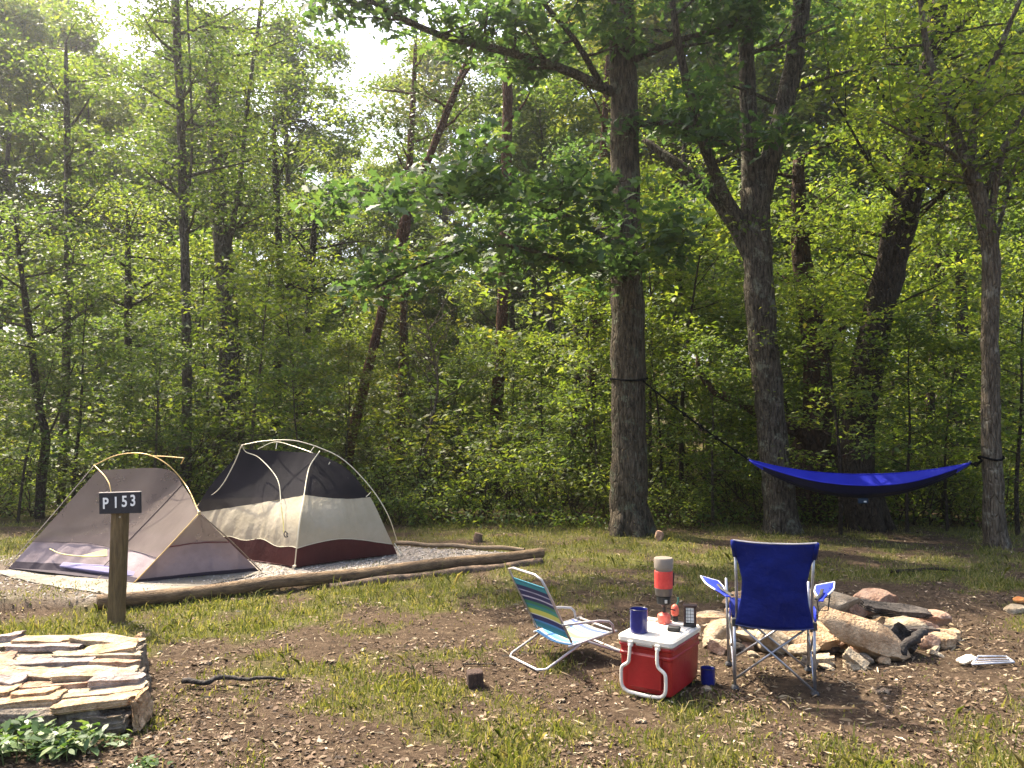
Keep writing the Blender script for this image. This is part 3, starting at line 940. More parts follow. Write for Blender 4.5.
def slab_shape(seed, size, sub=6):
    """flat broken slab with an angular outline and ragged layered edges"""
    r = random.Random(seed)
    cor = []
    for sx, sy in ((1, -1), (1, 1), (-1, 1), (-1, -1)):
        cut = r.uniform(.02, .38); cy = r.uniform(.1, .7)
        a = (sx * r.uniform(.90, 1), sy * (1 - cy)); b = (sx * (1 - cut), sy * r.uniform(.86, 1))
        cor += [a, b] if sx * sy > 0 else [b, a]
    prof = []
    for i in range(8):
        a = cor[i]; b = cor[(i + 1) % 8]
        for j in range(4):
            t = j / 4; k = 1 + (r.uniform(-.05, .03) if j else 0)
            prof.append(((a[0] * (1 - t) + b[0] * t) * k * size[0] / 2, (a[1] * (1 - t) + b[1] * t) * k * size[1] / 2))
    n = len(prof)
    lv = [(-.5, .90), (-.22, 1.0), (-.18, .955), (.12, .99), (.16, .95), (.44, 1.0), (.5, .97)]
    vs = []; fs = []
    tx, ty = r.uniform(-.3, .3), r.uniform(-.3, .3)
    o = r.uniform(0, 90)
    def topz(x, y):
        q = mnoise.noise(Vector((x * 7 + o, y * 10, 2)))
        return size[2] * ((round(q * 4) / 4) * .28 + .12 * mnoise.noise(Vector((x * 30 + o, y * 30, 5))) + tx * x / size[0] + ty * y / size[1])
    for li, (z, sc) in enumerate(lv):
        for k, (x, y) in enumerate(prof):
            j = sc * (1 + r.uniform(-.022, .022))
            vs.append((x * j, y * j, z * size[2] + (topz(x * j, y * j) if li > 3 else 0)))
    for li in range(len(lv) - 1):
        for k in range(n):
            a = li * n + k; b = li * n + (k + 1) % n
            fs.append((a, b, b + n, a + n))
    b0 = (len(lv) - 1) * n
    for sc in (.82, .64, .44, .22):
        base = len(vs)
        for k, (x, y) in enumerate(prof):
            vs.append((x * sc, y * sc, .5 * size[2] + topz(x * sc, y * sc)))
        for k in range(n):
            fs.append((b0 + k, b0 + (k + 1) % n, base + (k + 1) % n, base + k))
        b0 = base
    fs.append(tuple(range(b0, b0 + n)))
    fs.append(tuple(range(n - 1, -1, -1)))
    return [Vector(v) for v in vs], fs

def stone_mat(name, c1, c2, c3=None, sc=9):
    m = mat(name, c1, .88, spec=.2, noise=(c2, sc, .38, .62), bump=.9, bscale=55)
    return m
SM = {
    'tan': stone_mat('stone_tan', (.27, .17, .095), (.48, .345, .215)),
    'cream': stone_mat('stone_cream', (.24, .18, .115), (.42, .345, .245)),
    'pink': stone_mat('stone_pinkish', (.23, .13, .085), (.41, .28, .20)),
    'grey': stone_mat('stone_grey', (.09, .07, .055), (.24, .20, .155)),
    'char': stone_mat('stone_charred', (.016, .014, .013), (.09, .075, .065)),
    'lilac': stone_mat('stone_lilac', (.19, .145, .13), (.36, .30, .27)),
}
def euler(a, b, c):
    return Matrix.Rotation(c, 3, 'Z') @ Matrix.Rotation(b, 3, 'Y') @ Matrix.Rotation(a, 3, 'X')

# ------------------------------------------------------------------ dry stone platform, near left
def stone_platform():
    c0 = Vector((-2.9, 4.5, 0))
    root = thing('stone_platform', 'low dry-laid platform of pale flat stones in the lower left corner', 'stone wall', c0)
    r = random.Random(8)
    # hidden rubble that carries the slabs
    m = MB()
    m.rbox((-3.35, 4.42, .05), (2.5, .62, .13), .03)
    m.rbox((-3.55, 4.78, .09), (2.4, .46, .16), .03)
    m.build('rubble_core', SM['grey'], root)
    rows = 8
    seed = 500
    edge0 = atz(138, 704, .13); edge1 = atz(139, 641, .26)
    for k in range(rows):
        t = k / (rows - 1)
        y = edge0.y + .06 + (edge1.y - edge0.y) * t
        z = .115 + .125 * t
        x = edge0.x + (edge1.x - edge0.x) * t - r.uniform(0, .04)
        stop = -4.3
        first = True
        while x > stop:
            w = r.uniform(.22, .50)
            if k == 0 and first: w = .42
            dpt = r.uniform(.12, .19)
            if k == 0 and first: dpt = .23
            th = r.uniform(.028, .05)
            V, F = slab_shape(seed, (w * 1.03, dpt, th)); seed += 1
            M = euler(R(r.uniform(-8, 10)), R(r.uniform(-5, 5)), R(r.uniform(-9, 9) + 6))
            c = Vector((x - w / 2, y + r.uniform(-.02, .02), z + r.uniform(-.008, .018)))
            mm = MB(); mm.add([M @ v + c for v in V], F)
            mm.build('stone', SM[r.choice(['cream', 'cream', 'cream', 'tan', 'pink', 'lilac'])], root)
            x -= w * r.uniform(.95, 1.04); first = False
    # front face: blocks under the near row
    x = -1.94; y = edge0.y - .01
    for w, h in ((.36, .085), (.22, .10), (.3, .07), (.34, .09), (.3, .08), (.36, .09)):
        V, F = slab_shape(seed, (w, .16, h)); seed += 1
        c = Vector((x - w / 2, y + .02, .045))
        mm = MB(); mm.add([euler(0, R(r.uniform(-4, 4)), R(r.uniform(-5, 5))) @ v + c for v in V], F)
        mm.build('stone', SM[r.choice(['tan', 'grey', 'grey', 'cream'])], root, smooth='auto')
        x -= w * .99
    # thin stones standing on edge along the right side
    for px, py, h, d in ((143, 716, .17, .24), (143, 690, .16, .2), (142, 668, .2, .2), (141, 655, .2, .16)):
        p = atz(px, py, .05)
        V, F = slab_shape(seed, (h, d, .035)); seed += 1
        mm = MB(); mm.add([euler(0, R(84 + r.uniform(-5, 5)), R(r.uniform(-8, 4) + 12)) @ v + Vector((p.x - .01, p.y, .09)) for v in V], F)
        mm.build('stone', SM[r.choice(['grey', 'tan'])], root, smooth='auto')
stone_platform()

# ------------------------------------------------------------------ fire ring
def rockthing(px, py, wpx, hpx, dep, shape, m, label, seed, group=None, rz=0, tilt=(0, 0), name='fire_ring_rock', cat='rock', lift=0):
    """px, py: centre of the rock's foot on the ground in the photo"""
    g = atz(px, py, lift); s = FPX / g.y
    w = wpx / s; h = hpx / s * 1.0
    V, F = (rock_shape if shape == 'r' else slab_shape)(seed, (w, dep, h))
    M = euler(R(tilt[0]), R(tilt[1]), R(rz))
    vs = [M @ v for v in V]
    zmin = min(v.z for v in vs)
    mm = MB(); mm.add([v - Vector((0, 0, zmin + .012)) for v in vs], F)
    o = mm.build(name, SM[m], None, smooth='auto')
    o.location = (g.x, g.y + dep * .4, gzf(g.x, g.y) + lift)
    return tag(o, label, cat, group)

rockthing(871, 663, 84, 24, .24, 'r', 'tan', 'largest flat tan boulder leaning outward on the right front of the fire ring', 701, rz=-8, tilt=(38, 24))
rockthing(820, 648, 78, 21, .30, 'r', 'tan', 'wide rounded tan rock lying flat directly behind the right side of the blue chair', 702, rz=3, lift=.03)
rockthing(836, 620, 62, 23, .26, 'r', 'cream', 'bulky cream rock at the back of the fire ring right of the blue chair', 703)
rockthing(880, 620, 34, 22, .2, 'r', 'pink', 'rounded pinkish rock on the back of the ring beside the dark charred slab', 704)
rockthing(846, 653, 24, 24, .15, 's', 'pink', 'pinkish stone wedged upright against the largest flat boulder', 705, tilt=(50, -30))
rockthing(722, 648, 44, 13, .16, 'r', 'cream', 'cream slab tilted against the left side of the ring between the cooler and blue chair', 706, tilt=(30, -28), rz=20)
rockthing(714, 626, 40, 12, .16, 'r', 'cream', 'pale lump of rock on top of the left side of the fire ring', 707, lift=.03)
rockthing(712, 633, 50, 16, .2, 's', 'tan', 'tan slab lying under the pale lump on the left side of the ring', 708, rz=12, lift=.0)
rockthing(744, 628, 34, 18, .2, 's', 'tan', 'tan rock seen past the left post of the blue chair', 709)
rockthing(793, 645, 40, 14, .2, 's', 'cream', 'cream slab seen through the crossed legs under the blue chair seat', 710, tilt=(15, 0))
rockthing(775, 655, 34, 12, .14, 's', 'cream', 'thin pale slab tilted behind the crossing of the blue chair legs', 711, tilt=(30, 30))
rockthing(858, 668, 26, 7, .09, 's', 'cream', 'pale wedge-shaped stone at the foot of the largest flat boulder', 712, tilt=(20, 35), rz=-20)
rockthing(857, 668, 22, 9, .1, 's', 'cream', 'small flat pale stone lying on the soil in front of the ring', 713, rz=5)
rockthing(901, 618, 68, 6, .16, 's', 'char', 'long charred black slab lying across the back right of the fire ring', 714, rz=-4, lift=.10, tilt=(8, 5))
rockthing(912, 636, 60, 6, .16, 's', 'char', 'second charred black slab just below the long one at the back right of the ring', 715, rz=4, lift=.06, tilt=(-6, 3))
rockthing(905, 655, 30, 22, .12, 's', 'char', 'charred black stone standing right beside the largest flat boulder', 716, tilt=(55, 25), rz=-20)
rockthing(936, 628, 30, 13, .15, 'r', 'pink', 'pinkish stone on the right end of the charred slabs', 717, lift=.03)
rockthing(950, 640, 24, 9, .12, 's', 'tan', 'flat tan stone at the far right end of the fire ring', 718, rz=-8)
rockthing(902, 626, 20, 9, .1, 'r', 'cream', 'white rounded stone in front of the charred slabs', 719, lift=.07)
rockthing(740, 611, 30, 14, .2, 'r', 'tan', 'tan rock on the far side of the ring behind the left chair post', 720)
rockthing(803, 613, 34, 20, .2, 'r', 'pink', 'pinkish rock on the far side of the ring behind the right chair post', 721, lift=.02)
rk = random.Random(21)
for i in range(16):
    a = rk.uniform(-.5, PI * 1.05) if i % 4 else rk.uniform(PI * .9, PI * 1.3)
    px = 826 + math.cos(a) * rk.uniform(72, 112); py = 641 + math.sin(a) * rk.uniform(12, 22)
    w = rk.uniform(20, 34)
    rockthing(px, py, w, w * rk.uniform(.42, .62), rk.uniform(.10, .17), 'r', rk.choice(['tan', 'cream', 'pink', 'tan']),
              'medium rounded rock packed between the largest boulders of the fire ring', 820 + i, 'medium rocks of the fire ring', rk.uniform(-40, 40), (rk.uniform(-25, 25), rk.uniform(-20, 20)))
rs = random.Random(4)
for i in range(64):
    a = rs.uniform(0, 2 * PI)
    px = 826 + math.cos(a) * rs.uniform(60, 132); py = 643 + math.sin(a) * rs.uniform(8, 28)
    w = rs.uniform(7, 21)
    rockthing(px, py, w, w * rs.uniform(.35, .7), rs.uniform(.05, .12), rs.choice('rs'), rs.choice(['cream', 'tan', 'pink', 'grey', 'cream', 'char']),
              'small loose stone filling the fire ring between the large rocks', 740 + i, 'small loose stones of the fire ring', rs.uniform(-40, 40), (rs.uniform(-20, 20), rs.uniform(-20, 20)), 'fire_ring_stone', 'stone')
# stones elsewhere
rockthing(660, 541, 10, 9, .1, 'r', 'pink', 'small pinkish rock at the foot of the thick oak', 790, name='rock')
rockthing(1019, 615, 18, 9, .12, 'r', 'cream', 'pale rock on the soil at the right edge of the photo', 791, name='rock')
rockthing(708, 690, 10, 5, .05, 'r', 'cream', 'small white stone in front of the blue mug on the ground', 792, name='rock')
rockthing(824, 665, 26, 5, .08, 's', 'cream', 'low flat pale stone just behind the right rear foot of the blue chair', 793, name='rock')

# ash and charred wood in the ring
def ring_floor():
    g = atz(826, 634, 0)
    m = MB(); n = 40
    vs = [Vector((g.x, g.y, gzf(g.x, g.y) + .03))]
    for k in range(n):
        a = 2 * PI * k / n; rr_ = .62 * (1 + .1 * mnoise.noise(Vector((math.cos(a), math.sin(a), 0)) * 2))
        x = g.x + math.cos(a) * rr_; y = g.y + math.sin(a) * rr_ * .7
        vs.append(Vector((x, y, gzf(x, y) + .006)))
    m.add(vs, [(0, 1 + k, 1 + (k + 1) % n) for k in range(n)])
    o = m.build('ash_bed', mat('ash', (.02, .018, .017), .95, noise=((.12, .11, .10), 14), bump=.8), None)
    tag(o, 'dark ash bed inside the ring of rocks', 'ash', kind='stuff')
ring_floor()
def stick(name, label, pts, r0, r1, m, n=7, seed=1, cat='branch', group=None):
    rg = random.Random(seed)
    P = [Vector(p) for p in pts]
    Q = []
    for a, b in zip(P[:-1], P[1:]):
        for j in range(4): Q.append(a.lerp(b, j / 4) + Vector((rg.uniform(-1, 1), rg.uniform(-1, 1), rg.uniform(-.5, 1))) * r0 * .5)
    Q.append(P[-1])
    mm = MB(); mm.tube(Q, [r0 + (r1 - r0) * i / (len(Q) - 1) for i in range(len(Q))], n, jit=.12, rng=rg)
    return tag(mm.build(name, m, None, smooth=True), label, cat, group)
CHW = mat('charred_wood', (.012, .011, .010), .9, noise=((.05, .04, .035), 25), bump=.8)
stick('charred_log', 'short charred log poking out of the right side of the fire ring', [atz(898, 655, .03), atz(915, 640, .12), atz(925, 632, .13)], .035, .025, CHW, seed=3, cat='log')
stick('charred_log', 'charred log lying flat on the ash behind the blue chair legs', [atz(770, 640, .05), atz(800, 632, .06), atz(835, 634, .05)], .035, .03, CHW, seed=4, cat='log')
stick('fallen_branch', 'dark fallen branch on the soil right of the stone platform', [atz(182, 682, .015), atz(205, 683, .02), atz(225, 676, .035), atz(238, 680, .02), atz(262, 678, .03), atz(285, 679, .015)], .017, .008, CHW, seed=5)
stick('fallen_branch', 'pale short stick lying left of the striped chair', [atz(462, 664, .012), atz(480, 664, .012), atz(497, 664, .012)], .006, .004, BK['pale'], seed=6)
stick('fallen_branch', 'thin dark branch on the grass beyond the fire ring', [atz(890, 572, .02), atz(925, 569, .03), atz(960, 571, .02)], .02, .012, BK['dark'], seed=7)
stick('fallen_branch', 'thin stick on the soil in front of the wooden block', [atz(528, 703, .01), atz(545, 692, .015)], .004, .003, BK['pale'], seed=8)

# ------------------------------------------------------------------ timber edging
def log(label, a, b, r, m, sides=14, seed=1, extra=None):
    a = Vector(a); b = Vector(b)
    mid = (a + b) / 2
    root = thing('edging_log', label, 'log', Vector((a.x, a.y, 0)))
    rg = random.Random(seed); n = 34
    P = [a.lerp(b, i / n) + Vector((0, 0, .008 * math.sin(i * .5 + seed))) for i in range(n + 1)]
    mm = MB(); mm.tube(P, [r * (1 + .04 * mnoise.noise(Vector((i * .4, seed, 0)))) for i in range(n + 1)], sides, jit=.035, rng=rg)
    mm.build('log_body', m, root, smooth='auto')
    for e, d in ((a, (a - b).normalized()), (b, (b - a).normalized())):
        c = MB(); c.tube([e + d * .001, e + d * .006], [r * .93, r * .88], sides)
        c.build('cut_end', ENDM, root)
    return root
LOGM = mat('weathered_timber', (.07, .042, .022), .85, noise=((.215, .140, .075), 6, .35, .65), bump=.9, bscale=30, stretch=(1.2, 1.2, 6))
LOGP = mat('pale_timber', (.17, .12, .07), .85, noise=((.30, .22, .14), 6), bump=.5, bscale=30)
LOGD = mat('rotted_timber', (.05, .035, .025), .9, noise=((.17, .11, .07), 7), bump=1, bscale=22)
ENDM = mat('cut_wood', (.07, .045, .03), .9, noise=((.16, .11, .07), 30))
fa = atz(97, 603, .075); fb = atz(542, 553, .10)
log('long round timber edging the front of the gravel tent pad', fa, fb, .058, LOGM, seed=2)
log('buried lower timber showing under the right part of the long front timber', atz(330, 588, .0), atz(541, 563, .02), .05, LOGD, seed=4)
log('pale thin timber edging the far side of the tent pad', atz(524, 549.5, .085), atz(396, 543, .09), .026, LOGP, seed=5)
log('rotted dark timber continuing the pad edge left past the sign post', atz(88, 606, .03), (-6.6, 6.66, .03), .055, LOGD, seed=6)
def stump():
    b = atz(478, 541, 0)
    m = MB(); rg = random.Random(3)
    m.tube([b + Vector((0, 0, -.05)), b + Vector((0, 0, .06)), b + Vector((.01, 0, .10))], [.07, .06, .055], 12, jit=.1, rng=rg)
    tag(m.build('stump', LOGD, None, smooth='auto'), 'small dark stump just beyond the far corner of the tent pad', 'stump')
stump()
def block():
    p = atz(475, 684, 0)
    m = MB(); M = euler(R(4), R(-3), R(12))
    m.rbox((p.x, p.y, .02), (.095, .08, .12), .008, 2, M)
    o = m.build('wooden_block', mat('old_block_wood', (.035, .02, .015), .9, noise=((.08, .048, .035), 20), bump=.7, stretch=(4, 4, 1)), None, smooth='auto')
    tag(o, 'dark brown square wooden block sunk in the soil left of the striped chair', 'wood block')
block()

# ------------------------------------------------------------------ site marker
def marker():
    b = atz(116, 622, 0)
    root = thing('site_marker', 'wooden post with a dark plate reading P153 before the grey tent', 'sign post', b)
    wm = mat('post_wood', (.075, .048, .020), .85, noise=((.17, .115, .05), 9, .35, .65), bump=.7, bscale=25, stretch=(5, 5, .6))
    top = aty(122, 508, b.y)
    m = MB()
    L = []; n = 10
    for i in range(n + 1):
        t = i / n
        L.append(Vector((b.x + (top.x - b.x) * t * .6, b.y, -.1 + (top.z + .1) * t)))
    w = .058
    vs = []; fs = []
    for i, p in enumerate(L):
        for k in range(12):
            a = 2 * PI * k / 12 + .26
            q = (abs(math.cos(a)) ** 4 + abs(math.sin(a)) ** 4) ** (-.25)
            j = 1 + .02 * mnoise.noise(Vector((k, i * .5, 0)))
            vs.append(p + Vector((math.cos(a) * q * w * j, math.sin(a) * q * w * j, 0)))
    for i in range(n):
        for k in range(12):
            A = i * 12 + k; B = i * 12 + (k + 1) % 12
            fs.append((A, B, B + 12, A + 12))
    fs.append(tuple(range(n * 12, n * 12 + 12)))
    m.add(vs, fs); m.build('post', wm, root, smooth='auto')
    Y = b.y - .075
    c = aty(120.3, 503, Y)
    wd = 43.5 * Y / FPX; hh = 20.5 * Y / FPX
    M = euler(0, R(-2.2), R(-6))
    pl = MB(); pl.rbox(c, (wd, .022, hh), .003, 1, M, rt=.002)
    plate = pl.build('sign_plate', mat('plate_navy', (.010, .012, .022), .35, noise=((.018, .020, .032), 30)), root)
    rim = MB(); rim.box(c + M @ Vector((0, 0, hh / 2 + .0035)), (wd * 1.0, .026, .005), M)
    rim.build('plate_edge', mat('bare_metal_edge', (.55, .5, .48), .4, .3), plate)
    wmat = mat('white_characters', (.82, .82, .80), .5)
    for ch, fx, fz, sz in (('P', -.335, -.27, .150), ('1', -.085, -.24, .150), ('5', .125, -.20, .150), ('3', .33, -.17, .150)):
        cu = bpy.data.curves.new('glyph', 'FONT'); cu.body = ch; cu.size = sz * .80; cu.extrude = .0015; cu.align_x = 'CENTER'; cu.offset = .0022
        t = bpy.data.objects.new('glyph', cu); COL.objects.link(t)
        bpy.context.view_layer.update()
        me = bpy.data.meshes.new_from_object(t.evaluated_get(bpy.context.evaluated_depsgraph_get()))
        bpy.data.objects.remove(t)
        me.name = 'character'
        Mx = (Matrix.Translation(c + M @ Vector((fx * wd, -.0135, (fz + .03) * hh)) - parent_world(plate)) @ (M @ Matrix.Rotation(PI / 2, 3, 'X')).to_4x4() @ Matrix.Diagonal((.82, 1, 1, 1)))
        me.transform(Mx); me.materials.clear(); me.materials.append(wmat)
        o = bpy.data.objects.new('character', me); COL.objects.link(o); o.parent = plate
    # screw under the plate
    s = MB(); q = aty(120, 517, b.y - .066); s.tube([q, q + Vector((0, -.006, 0))], [.009, .007], 8)
    s.build('screw', mat('screw_metal', (.4, .38, .36), .4, .8), root)
marker()

# ------------------------------------------------------------------ tents
def curve(a, b, bulge=(0, 0, 0), mid=None):
    a = Vector(a); b = Vector(b)
    if mid is None: mid = [(a + b) / 2 + Vector(bulge)]
    pts = [a] + [Vector(q) for q in mid] + [b]
    def f(t):
        n = len(pts) - 1
        x = min(t * n, n - 1e-6); i = int(x); u = x - i
        p0 = pts[max(i - 1, 0)]; p1 = pts[i]; p2 = pts[i + 1]; p3 = pts[min(i + 2, n)]
        if i == 0: p0 = p1 * 2 - p2
        if i + 2 > n: p3 = p2 * 2 - p1
        return .5 * ((2 * p1) + (p2 - p0) * u + (2 * p0 - 5 * p1 + 4 * p2 - p3) * u * u + (3 * p1 - p0 - 3 * p2 + p3) * u ** 3)
    return f
def coons(cb, ct, dl, dr, v0, v1, nu=26, nv=12, sag=0, wr=0, seed=0, lowline=None):
    P = []
    for i in range(nu + 1):
        u = i / nu; row = []
        for j in range(nv + 1):
            v = v0 + (v1 - v0) * j / nv
            if lowline: v = (lowline[0](u) * (1 - j / nv) + lowline[1](u) * j / nv)
            p = cb(u) * (1 - v) + ct(u) * v + dl(v) * (1 - u) + dr(v) * u - (cb(0) * (1 - u) * (1 - v) + cb(1) * u * (1 - v) + ct(0) * (1 - u) * v + ct(1) * u * v)
            n = (cb(1) - cb(0)).cross(ct(.5) - cb(.5))
            if n.length > 1e-6: n.normalize()
            e = math.sin(PI * u) * math.sin(PI * min(1, max(0, v)))
            w = wr * (mnoise.noise(Vector((u * 9 + seed, v * 2.2, seed))) + .5 * mnoise.noise(Vector((u * 25 + seed, v * 3, 4)))) * min(1, 6 * u, 6 * (1 - u))
            row.append(p + n * (-sag * e + w))
        P.append(row)
    return P
def fabric(name, c, rough=.7, alpha=1.0, trans=.0, bump=.15, c2=None):
    m = mat(name, c, rough, spec=.25, bump=bump, bscale=18, noise=((c2, 3) if c2 else None))
    nt = m.node_tree; N = nt.nodes; L = nt.links; p = N['Principled BSDF']; out = N['Material Output']
    sh = p.outputs['BSDF']
    if trans:
        t = N.new('ShaderNodeBsdfTranslucent'); t.inputs['Color'].default_value = (*[min(1, k * 1.2) for k in c], 1)
        ms = N.new('ShaderNodeMixShader'); ms.inputs['Fac'].default_value = trans
        L.new(sh, ms.inputs[1]); L.new(t.outputs['BSDF'], ms.inputs[2]); sh = ms.outputs['Shader']
    if alpha < 1:
        t = N.new('ShaderNodeBsdfTransparent')
        ms = N.new('ShaderNodeMixShader'); ms.inputs['Fac'].default_value = alpha
        L.new(t.outputs['BSDF'], ms.inputs[1]); L.new(sh, ms.inputs[2]); sh = ms.outputs['Shader']
    L.new(sh, out.inputs['Surface'])
    return m
def lift(p, d): return Vector(p) + Vector((0, 0, d))

def pole(root, pts, r, m, name='pole'):
    f = curve(pts[0], pts[-1], mid=pts[1:-1])
    n = 8 * (len(pts) - 1)
    MB().tube([f(i / n) for i in range(n + 1)], r, 8).build(name, m, root, smooth=True)

PADZ = .095
def grey_tent():
    A = atz(8, 569, PADZ); B = atz(134, 583.5, PADZ); C = atz(259, 571, PADZ)
    D = A + (C - B) * 1.05 + Vector((.25, .15, 0))
    ctr = (A + B + C + D) / 4
    root = thing('grey_tent', 'see-through grey mesh tent with yellow poles on the left of the pad', 'tent', Vector((ctr.x, ctr.y, PADZ)))
    mid = (B + C) / 2
    H = aty(200, 514, mid.y - .10)
    R1 = aty(98, 470, 8.35); R2 = aty(165, 467, 8.35)
    Rm = aty(132, 468.5, 8.35)
    mesh = fabric('tent_mesh_grey', (.15, .12, .11), .9, alpha=.70, trans=.30, c2=(.19, .155, .14))
    tub = fabric('tent_floor_grey', (.20, .155, .165), .6, trans=.15, bump=.3, c2=(.27, .215, .225))
    dark = fabric('tent_dark_trim', (.035, .025, .035), .8)
    yel = mat('pole_yellow', (.62, .42, .16), .3, .3, coat=.3)
    top = curve(R1, H, mid=[R2 + Vector((0, 0, -.02)), aty(184, 487, 8.25)])
    botF = curve(A, B, bulge=(.05, .10, 0)); botB = curve(D, C, bulge=(0, -.05, 0))
    dA = curve(A, R1, bulge=(.0, 0, .0)); dB = curve(B, H, bulge=(.0, 0, .0)); dD = curve(D, R1); dC = curve(C, H, bulge=(0, 0, 0))
    one = lambda k: (lambda u: k)
    hline = lambda u: .27 + .10 * (1 - u) * 0 + .20 * max(0, u - .55) ** 1.0
    # front side
    MB().grid(coons(botF, top, dA, dB, 0, 1, 40, 8, .01, .022, 1, (one(0), hline))).build('floor_tub', tub, root, smooth=True)
    MB().grid(coons(botF, top, dA, dB, 0, 1, 40, 16, .01, .006, 1, (hline, one(1)))).build('mesh_canopy', mesh, root, smooth=True)
    MB().grid(coons(botB, top, dD, dC, 0, 1, 34, 8, .02, .008, 2, (one(0), hline))).build('floor_tub', tub, root, smooth=True)
    MB().grid(coons(botB, top, dD, dC, 0, 1, 34, 16, .02, .004, 2, (hline, one(1)))).build('mesh_canopy', mesh, root, smooth=True)
    # right end
    tip = lambda t: H
    bot = curve(B, C, bulge=(0, .03, 0))
    MB().grid(coons(bot, tip, dB, dC, 0, .52, 20, 8, .04, .010, 3)).build('end_panel', tub, root, smooth=True)
    MB().grid(coons(bot, tip, dB, dC, .52, 1, 20, 8, .04, .006, 3)).build('mesh_canopy', mesh, root, smooth=True)
    # left end
    tip2 = lambda t: R1
    MB().grid(coons(curve(A, D), tip2, dA, dD, 0, .3, 14, 6, .02, .006, 4)).build('end_panel', tub, root, smooth=True)
    MB().grid(coons(curve(A, D), tip2, dA, dD, .3, 1, 14, 8, .02, .004, 4)).build('mesh_canopy', mesh, root, smooth=True)
    # floor sheet inside and dark lower hem
    fl = MB(); fl.add([lift(p, .012) for p in (A, B, C, D)], [(0, 1, 2, 3)]); fl.build('floor', dark, root)
    hem = MB()
    P = coons(botF, top, dA, dB, 0, .075, 40, 2, .01, .022, 1)
    hem.grid([[q + Vector((.004, -.008, 0)) for q in row] for row in P]); hem.build('hem', dark, root, smooth=True)
    P = coons(bot, tip, dB, dC, 0, .06, 20, 2, .04, .010, 3)
    hem = MB(); hem.grid([[q + Vector((.004, -.008, 0)) for q in row] for row in P]); hem.build('hem', dark, root, smooth=True)
    # seams
    P = coons(bot, tip, dB, dC, .52, .54, 20, 1, .04, .010, 3)
    MB().tube([row[0] + Vector((.003, -.008, 0)) for row in P], .006, 6).build('seam', fabric('seam_maroon', (.10, .03, .035)), root)
    # poles
    pr = .0058
    pole(root, [R1 + Vector((-.04, 0, .05)), aty(118, 455, 8.3), aty(145, 454, 8.25), aty(168, 465, 8.2), aty(187, 487, 8.15), H + Vector((0, -.02, .01))], pr, yel)
    pole(root, [H + Vector((0, -.02, .01)), aty(170, 545, (H.y + B.y) / 2 - .05), B + Vector((0, -.02, 0))], pr, yel)
    pole(root, [H + Vector((0, -.02, .01)), aty(230, 540, (H.y + C.y) / 2 - .05), C + Vector((.03, -.02, 0))], pr, mat('pole_dull', (.16, .12, .09), .4, .3))
    pole(root, [R1 + Vector((-.04, 0, .05)), aty(106, 478, 8.2), aty(111, 492, 8.1), aty(114, 530, 8.0)], pr, yel)
    pole(root, [R1 + Vector((-.04, 0, .05)), dA(.5) + Vector((-.03, 0, .02)), A + Vector((-.03, 0, 0))], .004, mat('guy_cord', (.30, .25, .22), .8), 'corner_cord')
    # brow pole
    pole(root, [aty(150, 456, 8.5), aty(165, 456.5, 8.3), aty(184, 458, 8.1)], pr, yel, 'brow_pole')
    pole(root, [aty(184, 458, 8.1), aty(181, 464, 8.14)], pr, yel, 'brow_pole')
    hub = MB(); hub.lathe([(.004, -.018), (.016, -.014), (.016, .014), (.004, .018)], H + Vector((0, -.02, .01)), 12); hub.build('hub', mat('hub_tan', (.4, .3, .15), .4), root, smooth=True)
    for fr in (.12, .35, .6, .85):
        p = top(fr); q = p + Vector((0, -.03, .04))
        MB().tube([p, q], .004, 6).build('clip', dark, root)
    # door zipper cord and a folded yellow flap seen through the mesh
    pole(root, [aty(50, 549, 8.0) + Vector((0, -.0, 0)), aty(62, 554, 7.9), aty(85, 556.5, 7.8), aty(106, 556, 7.72)], .006, mat('flap_yellow', (.55, .48, .20), .6), 'door_zipper')
    fl = MB(); f1 = curve(aty(80, 556, 7.84), aty(107, 549, 7.78)); f2 = curve(aty(82, 557.5, 7.8), aty(107, 556, 7.72))
    fl.grid([[f1(i / 8), f2(i / 8)] for i in range(9)]); fl.build('door_flap', mat('flap_yellow_cloth', (.50, .45, .16), .7), root)
    # seams sewn over the front mesh
    for us in (.64,):
        P = coons(botF, top, dA, dB, .06, 1, 40, 14, .01, .006, 1)[int(us * 40)]
        MB().tube([q + Vector((.003, -.008, 0)) for q in P], .0035, 5).build('seam', dark, root)
    P = coons(botF, top, dA, dB, .27, .99, 40, 1, .01, .014, 1, (hline, hline))
    MB().tube([row[0] + Vector((.0, -.012, 0)) for row in P], .0035, 5).build('seam', dark, root)
    s = [aty(118, 520, 7.9), aty(127, 545, 7.85), aty(128, 570, 7.8)]
    pole(root, s, .004, dark, 'zipper')
    s = [aty(190, 508, 8.1) , aty(182, 525, 8.0), aty(172, 548, 7.95)]
    pole(root, s, .004, dark, 'zipper')
    # sleeping pads inside
    for k, c in ((.32, (.20, .18, .30)), (.70, (.24, .17, .22))):
        a = A.lerp(D, k) * .82 + C.lerp(B, 1 - k) * .18; b2 = B.lerp(C, k) * .86 + A.lerp(D, k) * .14
        M = MB(); d = (b2 - a); L = d.length; an = math.atan2(d.y, d.x)
        M.rbox((a + b2) / 2 + Vector((0, 0, .05)), (L, .5, .07), .05, 3, Matrix.Rotation(an, 3, 'Z'))
        o = M.build('sleeping_mat', fabric('mat_cloth_%d' % int(k * 100), c, .8), None, smooth='auto')
        tag(o, 'violet-grey sleeping mat inside the grey tent, nearer the ' + ('front side' if k < .5 else 'back side'), 'sleeping mat')
    # ground sheet
    gs = MB(); c = ctr
    pts = []
